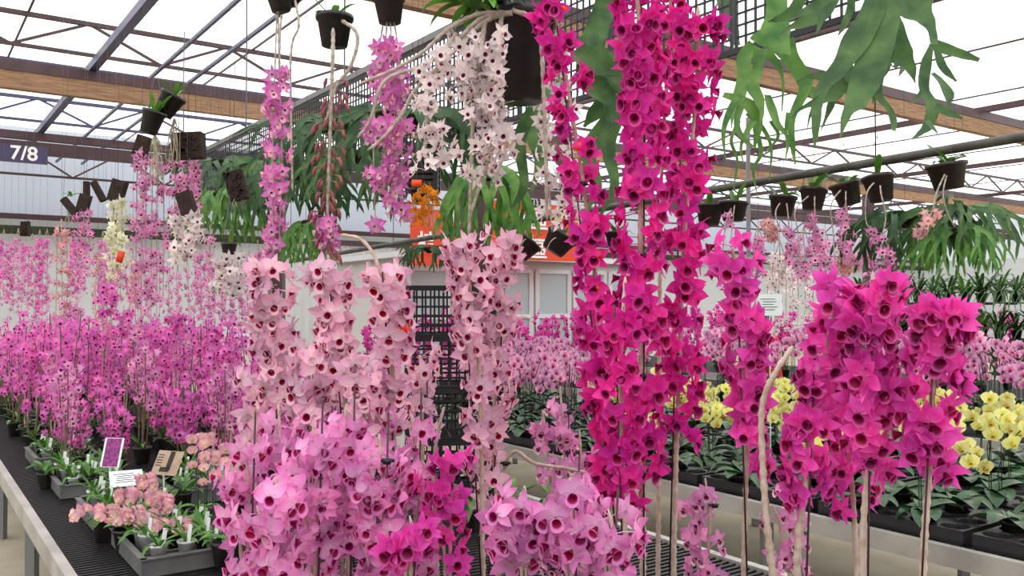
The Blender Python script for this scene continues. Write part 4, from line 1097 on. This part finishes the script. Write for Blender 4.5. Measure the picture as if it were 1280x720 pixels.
def staghorn(label, px, py, Y, size, n, matk, seed, droop=1.0, topleaves=True, fan=0.6):
    r = random.Random(seed); c = P(px, py, Y); root = thing('staghorn_fern', label, 'fern', c)
    mb = MB(); k = size * .22; mb.lathe([(.001, -k), (k * .7, -k * .8), (k, -k * .2), (k, k * .4), (k * .6, k * .8), (.001, k * .9)], 12); mb.build('root_ball', M['cork'], root)
    wire_part(root, [Vector((0, 0, 4.1 - c.z))], [Vector((0, 0, k * .8))])
    for i in range(n):
        a = 2 * PI * i / n + r.uniform(-.3, .3); d = Vector((math.cos(a), math.sin(a) * .8, 0)); mb = MB()
        up = r.uniform(.1, .9) * fan
        def grow(p, dr, L, w, dep, gdroop):
            pts = [p]; q = p.copy(); dd = dr.copy(); seg = 5
            for s in range(seg):
                q = q + dd * (L / seg); dd = (dd + Vector((r.gauss(0, .05), r.gauss(0, .05), -gdroop * .17))).normalized(); pts.append(q.copy())
            w1 = w * (.9 if dep else .25)
            wd = [w * (.45 + .75 * (s / seg) ** .8) if dep == 3 else w * (1 - (1 - .8) * s / seg) for s in range(seg + 1)]
            if dep == 0: wd[-1] = w * .12; wd[-2] = w * .6
            nr = dd.cross(Vector((0, 0, 1)).cross(dd)) if abs(dd.z) < .95 else Vector((0, -1, .2))
            frond(mb, pts, wd, Vector((0, -1, .5)) if dd.z < -.4 else Vector((0, -.4, 1)))
            if dep:
                side = dd.cross(Vector((0, -1, .3))).normalized()
                for sg in (-1, 1):
                    grow(q - dd * (L * .06) + side * sg * w * .22, (dd + side * sg * r.uniform(.3, .55)).normalized(), L * r.uniform(.6, .85), w * .58, dep - 1, gdroop)
        grow(d * k * .6, (d + Vector((0, 0, up))).normalized(), size * r.uniform(.8, 1.1), size * .30, 2 if size < .4 else 3, droop * r.uniform(.8, 1.5))
        mb.build('frond', M[matk], root)
    return root
staghorn('dark staghorn fern with broad leaves above the tilted cork slab at left', 275, 205, 7.00, 0.243, 18, 'fernd', 1, .8)
staghorn('light green staghorn fern fringing below the tilted cork slab at left', 272, 245, 6.70, 0.228, 20, 'ferny', 2, 1.6)
staghorn('mid green staghorn fern hanging from the rack behind the narrow pink strand', 330, 205, 6.30, 0.202, 12, 'fern', 3, 1.6)
staghorn('staghorn fern with a long forked skirt left of the bare cane', 368, 215, 5.70, 0.248, 14, 'fernd', 4, 1.4)
staghorn('staghorn fern drooping right of the narrow pink strand', 382, 280, 5.50, 0.143, 12, 'ferny', 14, 2.4, fan=.1)
staghorn('dark leafy staghorn fern behind the maroon buds', 420, 160, 5.10, 0.249, 14, 'fernd', 5, 1.0)
staghorn('grey-green staghorn fern with thin tips left of the thick pink spray', 445, 195, 4.90, 0.200, 12, 'fern', 6, 1.6)
staghorn('dark staghorn fern hidden behind the left white spray', 515, 150, 4.35, 0.243, 14, 'fernd', 7, 1.2)
staghorn('green staghorn fern with narrow hanging tips below the white blooms', 610, 215, 3.90, 0.189, 16, 'ferny', 8, 2.6, fan=.2)
staghorn('dark green staghorn fern behind the far right brown pots', 1132, 275, 4.9, .22, 16, 'fernd', 9, 1.2)
staghorn('bright green staghorn fern at the right edge below the end pot', 1205, 265, 4.6, .18, 16, 'fern', 10, 1.0)
staghorn('light-tipped staghorn fern hanging low at the right edge', 1195, 290, 4.5, .15, 16, 'ferny', 13, 1.8)
# dark masses: baskets hanging in the centre
def basket(label, px, py, Y, s):
    p = P(px, py, Y); t = thing('hanging_basket', label, 'basket', p)
    mb = MB()
    for k in range(6):
        z_ = -s * .5 + k * s * .2
        for sx_, sy_ in ((0, 1), (0, -1), (1, 0), (-1, 0)):
            mb.box((sx_ * s * .5, sy_ * s * .5, z_), (.012 if sx_ else s, .012 if sy_ else s, .018))
    for a_ in (-1, 1):
        for b_ in (-1, 1): mb.box((a_ * s * .5, b_ * s * .5, 0), (.022, .022, s * 1.04))
    mb.box((0, 0, -s * .5), (s, s, .01)); mb.build('slatted_sides', M['pot'], t, smooth=False)
    mb = MB(); mb.box((0, 0, -s * .05), (s * .92, s * .92, s * .8)); mb.build('substrate', M['soil'], t, smooth=False)
    wire_part(t, [Vector((0, 0, 4.1 - p.z))] * 1 + [Vector((0, 0, .3))] * 4, [Vector((0, 0, .3))] + [Vector((a * s * .5, b * s * .5, s * .5)) for a in (-1, 1) for b in (-1, 1)])
    leaves_part(t, (0, 0, s * .4), 12, .14, .03, random.Random(int(px)), 'leafd', .9, .8); roots_part(t, p + Vector((0, 0, -s * .4)), 12, .2, .1, random.Random(4), p)
basket('black slatted hanging basket above the orange flowers', 528, 220, 4.3, .14)
staghorn('small dark fern tuft hanging under the orange flowers', 536, 312, 4.6, .09, 14, 'fernd', 21, 1.0)

# ============================================================ HUT, BANNER, CRATES
UH = 8.6
def YU(px, u): 
    k = (px - 640) / F; return u / (-k * SU + CU)
def PU(px, py, u): return P(px, py, YU(px, u))
a = PU(505, 400, UH); b = PU(800, 400, UH); va = uv_at(505, UH); vb = uv_at(800, UH)
hut = thing('garden_hut', 'white hut with framed windows under the red banner', 'hut', W(UH, (va + vb) / 2, 0)); hc = W(UH, (va + vb) / 2, 0)
q = lambda u, v, z: W(u, v, z) - hc
mb = MB(); mb.add([q(UH, va, 0), q(UH, vb, 0), q(UH, vb, 2.12), q(UH, va, 2.12), q(UH + 1.8, va, 0), q(UH + 1.8, vb, 0), q(UH + 1.8, vb, 2.12), q(UH + 1.8, va, 2.12)], [(0, 1, 2, 3), (5, 4, 7, 6), (4, 0, 3, 7), (1, 5, 6, 2)])
mb.build('wall', M['dado'], hut, smooth=False)
mb = MB(); mb.bar(q(UH + .85, va - .1, 2.15), q(UH + .85, vb + .1, 2.15), 2.0, .06); mb.build('roof', M['paint'], hut, smooth=False)
nwin = 6
for i in range(nwin):
    v0 = va + (vb - va) * (i + .08) / nwin; v1 = va + (vb - va) * (i + .92) / nwin
    mb = MB()
    for (x0, z0, x1, z1) in ((v0, .9, v1, .9), (v0, 2.0, v1, 2.0), (v0, 1.45, v1, 1.45)): mb.bar(q(UH - .02, x0, z0), q(UH - .02, x1, z1), .04, .05)
    for x0 in (v0, v1): mb.bar(q(UH - .02, x0, .88), q(UH - .02, x0, 2.02), .05, .05)
    fr_ = mb.build('window', M['paint'], hut, smooth=False)
    mb = MB(); mb.bar(q(UH - .01, v0, 1.45), q(UH - .01, v1, 1.45), .01, 1.1); mb.build('pane', M['glass'], fr_, smooth=False)
# banner: two cloths either side of the post
def banner(label, x0, x1, ytop, ybot, u, chars):
    Yc = YU((x0 + x1) / 2, u); v0, v1 = uv_at(x0, u), uv_at(x1, u); c = W(u, (v0 + v1) / 2, EYE - ((ytop + ybot) / 2 - HZ) / F * Yc)
    h = (ybot - ytop) / F * Yc; t = thing('banner', label, 'banner', c)
    mb = MB(); mb.bar(W(0, -(v1 - v0) / 2, 0), W(0, (v1 - v0) / 2, 0), .02, h); mb.build('cloth', M['signred'], t, smooth=False)
    for (ch, px, py, s) in chars:
        Yq = YU(px, u); loc = W(u - .02, uv_at(px, u), EYE - (py - HZ) / F * Yq) - c
        text_obj(ch, s / F * Yq, M['signwhite'], t, facing_v(loc), .004, 'lettering', .004)
    mb = MB(); zt = .5
    for sgn in (-1, 1): mb.tube([W(0, sgn * (v1 - v0) * .46, h / 2), W(0, sgn * (v1 - v0) * .46, 4.05 - c.z)], .004, 5)
    mb.build('hanging_cord', M['wire'], t)
banner('orange-red banner with white Chinese characters left of the brown post', 513, 578, 262, 332, 8.1, [('植', 533, 306, 30), ('花', 565, 268, 28)])
banner('orange-red banner with white Chinese characters right of the brown post', 608, 722, 254, 325, 8.1, [('物', 646, 279, 30), ('區', 672, 276, 31), ('區', 672, 313, 28), ('口', 700, 300, 22)])
t = thing('number_plate', 'small pale plate reading 13 above the right red banner', 'sign', PU(669, 254, 8.0))
mb = MB(); mb.bar(W(0, -.075, 0), W(0, .075, 0), .01, .085); mb.build('plate', M['dark'], t, smooth=False)
text_obj('13', .085, M['signwhite'], t, facing_v(W(-.008, 0, 0)), .002)
mb = MB(); mb.tube([(0, 0, .04), (0, 0, 1.2)], .003, 5); mb.build('hanging_cord', M['wire'], t)
# crates
def crate_mesh():
    mb = MB(); Lx, Ly, H = .42, .32, .24; c = .042
    for (ax, L) in (('x', Lx), ('y', Ly)):
        n = int(round(L / c))
        for sg in (-1, 1):
            for i in range(n + 1):
                t_ = -L / 2 + L * i / n
                if ax == 'x': mb.box((t_, sg * Ly / 2, H / 2), (.009, .008, H))
                else: mb.box((sg * Lx / 2, t_, H / 2), (.008, .009, H))
            for j in range(6):
                z_ = .006 + (H - .012) * j / 5
                if ax == 'x': mb.box((0, sg * Ly / 2, z_), (L, .008, .010 if 0 < j < 5 else .02))
                else: mb.box((sg * Lx / 2, 0, z_), (.008, L, .010 if 0 < j < 5 else .02))
    for i in range(9): mb.box((-Lx / 2 + Lx * i / 8, 0, .004), (.008, Ly, .008))
    for i in range(7): mb.box((0, -Ly / 2 + Ly * i / 6, .004), (Lx, .008, .008))
    return mesh_of(mb, 'crate', [M['mesh']], False)
CM = crate_mesh()
names = ['bottom', 'second', 'third', 'topmost']
cb = P(562, 540, 4.3)
for i in range(4):
    o = bpy.data.objects.new('lattice_crate', CM); COL.objects.link(o); o.location = (cb.x, cb.y, BENCH_Z + .006 + i * .246); o.rotation_euler = (0, 0, .05 * (i % 2) + .1)
    tag(o, 'black lattice crate between the blush orchids, %s of its stack' % names[i], 'crate', 'stacked black lattice crates')
cb2 = P(440, 540, 6.2)

# white net curtain panel on back wall centre-left
o = wall_grid('wall_net', W(13.0, uv_at(330, 13), 0), W(0, uv_at(505, 13) - uv_at(330, 13), 0), (0, 0, 2.55), 1, 1, M['wall'], .03, 40)
trimbar(W(12.95, uv_at(330, 13), 2.57), W(12.95, uv_at(512, 13), 2.57), .06, .07, 'steel')

# green hanging foliage rack at far right
rg = random.Random(90)
protos = []
for i in range(3):
    t = thing('potted_orchid', 'x', 'orchid', (0, 0, 0)); pot_part(t, .05, .08, seg=10)
    leaves_part(t, (0, 0, .08), 34, .30, .026, rg, ('leaf', 'fernd', 'fern')[i], 1.2, 1.1)
    protos.append(t)
# tiered stand in the aisle
sc0 = W(4.4, 8.35, 0)
st = thing('tiered_stand', 'black tiered plant stand with leafy green pots at the right edge', 'plant stand', sc0)
spots = []
for lev in range(3):
    z_ = .95 + lev * .33
    mb = MB()
    for j in range(6): mb.bar(W(3.3, 8.24 + j * .044, z_) - sc0, W(5.5, 8.24 + j * .044, z_) - sc0, .012, .012)
    for j in range(12): mb.bar(W(3.3 + j * .2, 8.24, z_ - .012) - sc0, W(3.3 + j * .2, 8.46, z_ - .012) - sc0, .012, .012)
    mb.build('shelf', M['mesh'], st, smooth=False)
    for j in range(14):
        q = W(3.38 + j * .157, 8.35, z_ + .008); spots.append((q.x, q.y, q.z, 'leafy green potted orchid without flowers on the black tiered stand', 'leafy pots on the tiered stand', None))
for u_ in (3.3, 5.5):
    for v_ in (8.24, 8.46):
        mb = MB(); mb.bar(W(u_, v_, 0) - sc0, W(u_, v_, 1.62) - sc0, .025, .025); mb.build('leg', M['mesh'], st, smooth=False)
scatter(protos, spots, r=rg)

# notice cards
def card(label, px, py, Y, w, h, rx, rz, mat, fn=None, name='label_card', cat='label', stick='white'):
    c = P(px, py, Y); t = thing(name, label, cat, (c.x, c.y, BENCH_Z)); base = Vector((c.x, c.y, BENCH_Z))
    rot = Matrix.Rotation(rz, 3, 'Z') @ Matrix.Rotation(rx, 3, 'X')
    mb = MB(); mb.box(c - base, (w, h, .002), rot=rot); mb.build('card', M[mat], t, smooth=False)
    mb = MB(); low = (c - base) + rot @ Vector((0, -h * .45, -.003)); mb.bar(Vector((low.x, low.y, .0)), low, .012, .003); mb.build('stake', M[stick], t, smooth=False)
    if fn: fn(t, c - base, rot)
    return t
def printing(t, c, rot):
    mb = MB(); mb.box(c + rot @ Vector((0, 0, .002)), (.072, .125, .001), rot=rot); o = mb.build('printed_picture', M['cardprint'], t, smooth=False); o['label'] = 'magenta picture of massed blooms'
card('upright white-edged card with a magenta flower picture in the left bench', 142, 565, 3.9, .092, .13, 1.25, -.15, 'card', printing)
def blacks(t, c, rot):
    mb = MB(); mb.box(c + rot @ Vector((.012, .01, .002)), (.024, .085, .001), rot=rot); mb.box(c + rot @ Vector((-.004, -.03, .002)), (.05, .02, .001), rot=rot)
    for i in range(5): mb.box(c + rot @ Vector((-.045, .035 - i * .012, .002)), (.03, .003, .001), rot=rot)
    mb.build('dark_mark', M['ink'], t, smooth=False)
card('faded tan card with a dark mark tilted beside the white one', 211, 578, 3.8, .135, .11, 1.05, -.35, 'cardbrown', blacks)
def lines(t, c, rot):
    mb = MB()
    for i in range(5): mb.box(c + rot @ Vector((-.01 + .01 * (i % 2), .03 - i * .014, .002)), (.08 - .01 * (i % 3), .003, .001), rot=rot)
    mb.build('handwriting', M['ink'], t, smooth=False)
card('white card lying nearly flat in front of the tan card', 160, 597, 3.7, .13, .11, .45, .5, 'card', lines)
card('white notice card with dark handwriting behind the magenta canes', 962, 381, 4.6, .13, .115, 1.5, 0, 'card', lines)

# ---- left bench foreground: trays, seedlings, tags, peach moth orchids
def open_tray(label, u, v, nu=.5, nv=.3):
    c = W(u, v, BENCH_Z); t = thing('seedling_tray', label, 'tray', c, rotz=ru)
    mb = MB(); L, Wd, H = nu, nv, .06
    for sx_ in (-1, 1): mb.box((sx_ * L / 2, 0, H / 2), (.008, Wd, H)); mb.box((0, sx_ * Wd / 2, H / 2), (L, .008, H)); mb.box((sx_ * L / 2, 0, H), (.022, Wd + .02, .005)); mb.box((0, sx_ * Wd / 2, H), (L + .02, .022, .005))
    mb.box((0, 0, .004), (L, Wd, .006))
    for i in range(10): mb.box((-L / 2 + (i + .5) * L / 10, 0, .03), (.012, Wd * .95, .006))
    mb.build('tray_body', M['tray'], t, smooth=False); return t
open_tray('grey slatted seedling tray nearest the rail at the far left', 4.75, .78); open_tray('grey slatted seedling tray with green seedlings below the picture card', 3.95, .80); open_tray('grey seedling tray farthest back along the left rail', 5.6, .78)
open_tray('grey seedling tray in the lower left, closest to the bottom edge', 3.3, .82); open_tray('grey slatted tray behind the white tags', 4.3, 1.18)
def seedling(r, L, fl=None):
    t = thing('seedling_pot', 'x', 'seedling', (0, 0, 0)); pot_part(t, .028, .055, mat='white' if fl else 'pot', seg=12); leaves_part(t, (0, 0, .05), 9, L, .016, r, 'leaf', 1.1, .6); 
    mb = MB(); mb.box((.02, -.01, .075), (.014, .0015, .07), rot=Matrix.Rotation(.15, 3, 'Y')); mb.build('plant_label', M['white'], t, smooth=False)
    return t
protos = [seedling(rg, .09), seedling(rg, .12, 1), seedling(rg, .07, 1)]
spots = []
for (uc, vc) in ((4.75, .78), (3.95, .80), (5.6, .78), (3.3, .82), (4.3, 1.18)):
    for i in range(6):
        for j in range(3):
            if rg.random() < .25: continue
            p = W(uc - .2 + i * .08, vc - .09 + j * .09); spots.append((p.x, p.y, BENCH_Z + .034, 'small leafy seedling pot with a white label in the left bench trays', 'seedlings in the left bench trays', None))
scatter(protos, spots, r=rg, smin=.9, smax=1.1)
PMX = random.Random(71)
protos = [phal_proto('peach', PMX, 0, 7, 2, h, .62, 'leaf', label='x', nl=5) for h in (.13, .17)]
protos += [phal_proto('peach', PMX, 0, 8, 1, .34, .6, 'leaf', label='x', nl=4)]
lab = 'low peach and pink moth orchid clustered at the lower left of the bench'; g = 'low peach moth orchids'
spots = []
for (px, py, Y, i) in ((135, 655, 3.35, 0), (165, 640, 3.5, 1), (185, 655, 3.3, 0), (205, 650, 3.4, 1), (175, 610, 3.75, 1), (225, 655, 3.2, 0), (160, 665, 3.2, 1), (195, 620, 3.6, 0)):
    p = P(px, py, Y); spots.append((p.x, p.y, BENCH_Z, lab, g, i))
for (px, Y) in ((240, 3.3), (262, 3.1), (252, 3.5), (285, 3.0)):
    p = P(px, 600, Y); spots.append((p.x, p.y, BENCH_Z, 'peach and pink moth orchid on a taller spike beside the dark gap', 'taller peach moth orchids', 2))
scatter(protos, spots, r=PMX, smin=.9, smax=1.1, rot=.3)
# red tag at far left
# leafy green clumps on the left bench
protos = []
for i in range(2):
    t = thing('leafy_orchid', 'x', 'orchid', (0, 0, 0)); pot_part(t, .045, .08, seg=12); leaves_part(t, (0, 0, .08), 10, .16, .03, rg, 'leaf', .9, .8); protos.append(t)
spots = []
for (px, Y) in ((60, 4.3), (112, 4.15), (180, 4.0), (230, 3.85), (300, 3.7), (330, 3.5), (590, 3.5), (640, 3.6), (690, 3.6)):
    p = P(px, 600, Y); spots.append((p.x, p.y, BENCH_Z, 'leafy green orchid pot without flowers at the front of the long bench', 'leafy green pots on the long bench', None))
scatter(protos, spots, r=rg)

# ============================================================ PERSON
def person():
    base = P(962, 600, 10.2); base.z = 0
    t = thing('person', 'person with dark hair in a red shirt standing behind the magenta canes', 'person', base); t.scale = (.93, .93, .93)
    def skin(name, verts, edges, rads, mat, parent, sub=2):
        me = bpy.data.meshes.new(name); me.from_pydata(verts, edges, []); o = bpy.data.objects.new(name, me); COL.objects.link(o); o.parent = parent
        me.materials.append(mat)
        md = o.modifiers.new('Skin', 'SKIN'); md.use_smooth_shade = True
        if not me.skin_vertices: me.attributes.new('x', 'FLOAT', 'POINT')
        return o
    # body drawn as one surface of stacked rings is kept simple: tapered tubes merged by remesh
    H = 1.55
    mb = MB()
    def limb(pts, rad): mb.tube(spline(pts, 4), interp(rad, (len(pts) - 1) * 4 + 1), 12)
    def interp(r_, n):
        out = []
        for i in range(n):
            t_ = i / (n - 1) * (len(r_) - 1); k = min(int(t_), len(r_) - 2); out.append(r_[k] + (r_[k + 1] - r_[k]) * (t_ - k))
        return out
    # lean forward (towards -x)
    limb([(0, 0, .80), (-.02, 0, 1.0), (-.04, 0, 1.18), (-.06, 0, 1.30), (-.07, 0, 1.36), (-.085, 0, 1.42)], [.13, .12, .15, .13, .055, .05])
    limb([(-.085, 0, 1.40), (-.10, 0, 1.45), (-.105, 0, 1.50), (-.10, 0, 1.56), (-.10, 0, 1.60)], [.05, .075, .085, .08, .03])
    for s in (-1, 1):
        limb([(-.06, s * .10, 1.28), (-.06, s * .19, 1.25), (-.14, s * .21, 1.03), (-.33, s * .18, .95)], [.06, .05, .04, .026])
        limb([(0, s * .08, .84), (-.02, s * .09, .46), (.02, s * .10, .08)], [.085, .055, .04])
        limb([(.05, s * .10, .04), (-.05, s * .10, .04), (-.16, s * .11, .025)], [.035, .04, .025])
        limb([(-.31, s * .18, .955), (-.36, s * .178, .945), (-.40, s * .175, .935)], [.026, .032, .026])
        for f in range(4):
            y = s * .176 + (f - 1.5) * .018; L = (.06, .07, .065, .05)[f]
            limb([(-.39, y, .938), (-.39 - L * .6, y, .93), (-.39 - L, y, .905)], [.009, .008, .006])
        limb([(-.35, s * .15, .94), (-.38, s * .135, .925), (-.41, s * .135, .91)], [.010, .009, .007])
    o = mb.build('body', M['skin'], t)
    rm_ = o.modifiers.new('Remesh', 'REMESH'); rm_.mode = 'VOXEL'; rm_.voxel_size = .011; rm_.use_smooth_shade = True
    # facial features
    mb = MB(); mb.tube([(-.185, 0, 1.515), (-.205, 0, 1.50), (-.188, 0, 1.49)], [.006, .013, .008], 8); mb.build('nose', M['skin'], t)
    for s in (-1, 1):
        mb = MB(); mb.lathe([(.001, -.01), (.010, -.006), (.010, .006), (.001, .01)], 8, c=(-.178, s * .03, 1.525)); mb.build('eye', M['ink'], t)
        mb = MB(); mb.lathe([(.001, -.03), (.012, -.015), (.014, .01), (.001, .03)], 8, c=(-.10, s * .088, 1.51)); mb.build('ear', M['skin'], t)
    mb = MB(); mb.tube([(-.176, -.022, 1.465), (-.184, 0, 1.463), (-.176, .022, 1.465)], .005, 6); mb.build('mouth', M['bud'], t)
    mb = MB()
    N = 10
    vs = []; fs = []
    for i in range(N + 1):
        th = PI * .62 * i / N
        for k in range(16):
            a = 2 * PI * k / 16
            rr = .102; vs.append((-.092 + rr * math.sin(th) * math.cos(a) * 1.02 + .012, rr * .95 * math.sin(th) * math.sin(a), 1.525 + .108 * math.cos(th) + (0.03 if math.cos(a) < -.5 and th > 1 else 0)))
    fs = [(i * 16 + k, i * 16 + (k + 1) % 16, (i + 1) * 16 + (k + 1) % 16, (i + 1) * 16 + k) for i in range(N) for k in range(16)]
    mb.add(vs, fs); mb.build('hair', M['hair'], t)
    mb = MB()
    def cl(pts, rad): mb.tube(spline(pts, 4), interp(rad, (len(pts) - 1) * 4 + 1), 16)
    cl([(0, 0, .78), (-.02, 0, .98), (-.04, 0, 1.16), (-.06, 0, 1.30), (-.068, 0, 1.345)], [.158, .145, .175, .15, .07])
    for s in (-1, 1): cl([(-.05, s * .09, 1.27), (-.06, s * .19, 1.25), (-.11, s * .21, 1.10)], [.085, .072, .062])
    sh = mb.build('shirt', M['shirt'], t); rm_ = sh.modifiers.new('Remesh', 'REMESH'); rm_.mode = 'VOXEL'; rm_.voxel_size = .012; rm_.use_smooth_shade = True
    mb = MB()
    cl([(0, 0, .72), (0, 0, .80), (0, 0, .88)], [.14, .155, .14])
    for s in (-1, 1): cl([(0, s * .08, .82), (-.02, s * .09, .46), (.02, s * .10, .10)], [.10, .075, .065])
    tr_ = mb.build('trousers', M['trousers'], t); rm_ = tr_.modifiers.new('Remesh', 'REMESH'); rm_.mode = 'VOXEL'; rm_.voxel_size = .012; rm_.use_smooth_shade = True
person()

bpy.context.view_layer.update()
dg = bpy.context.evaluated_depsgraph_get()
for o in [q for q in bpy.data.objects if q.type == 'FONT']:
    me = bpy.data.meshes.new_from_object(o.evaluated_get(dg)); n_ = o.name
    m_ = bpy.data.objects.new('lettering', me); COL.objects.link(m_); m_.parent = o.parent; m_.matrix_local = o.matrix_local.copy()
    bpy.data.objects.remove(o)
# ============================================================ CAMERA, LIGHT
cam = bpy.data.cameras.new('camera'); co = bpy.data.objects.new('camera', cam); COL.objects.link(co)
cam.sensor_width = 36; cam.lens = 36 * F / 1280; cam.clip_end = 200; cam.clip_start = .05
pitch = math.atan((HZ - 360) / F)
co.location = (0, 0, EYE); co.rotation_euler = (PI / 2 + pitch, 0, 0)
sc.camera = co
w = bpy.data.worlds.new('world'); sc.world = w; w.use_nodes = True
nt = w.node_tree; bg = nt.nodes['Background']; bg.inputs[1].default_value = 1.55
tc = nt.nodes.new('ShaderNodeTexCoord'); sx = nt.nodes.new('ShaderNodeSeparateXYZ'); rr = nt.nodes.new('ShaderNodeValToRGB')
nt.links.new(tc.outputs['Generated'], sx.inputs[0]); nt.links.new(sx.outputs[2], rr.inputs[0]); nt.links.new(rr.outputs[0], bg.inputs[0])
e = rr.color_ramp.elements; e[0].position = 0.0; e[0].color = (.10, .10, .09, 1); e[1].position = .6; e[1].color = (.95, .97, 1.0, 1)
e2 = e.new(.02); e2.color = (.45, .47, .5, 1)
sun = bpy.data.lights.new('sun', 'SUN'); sun.energy = 5.0; sun.angle = math.radians(4); sun.color = (1, .97, .92)
so = bpy.data.objects.new('sun', sun); COL.objects.link(so); so.rotation_euler = (math.radians(32), math.radians(12), math.radians(10)); so.location = (0, -3, 9)
sc.view_settings.view_transform = 'Standard'; sc.view_settings.look = 'None'; sc.view_settings.exposure = 0.12; sc.view_settings.gamma = 1; sc.view_settings.use_curve_mapping = False
sc.cycles.max_bounces = 6; sc.cycles.diffuse_bounces = 4; sc.cycles.glossy_bounces = 2; sc.cycles.transmission_bounces = 3
print('objects', len(bpy.data.objects))
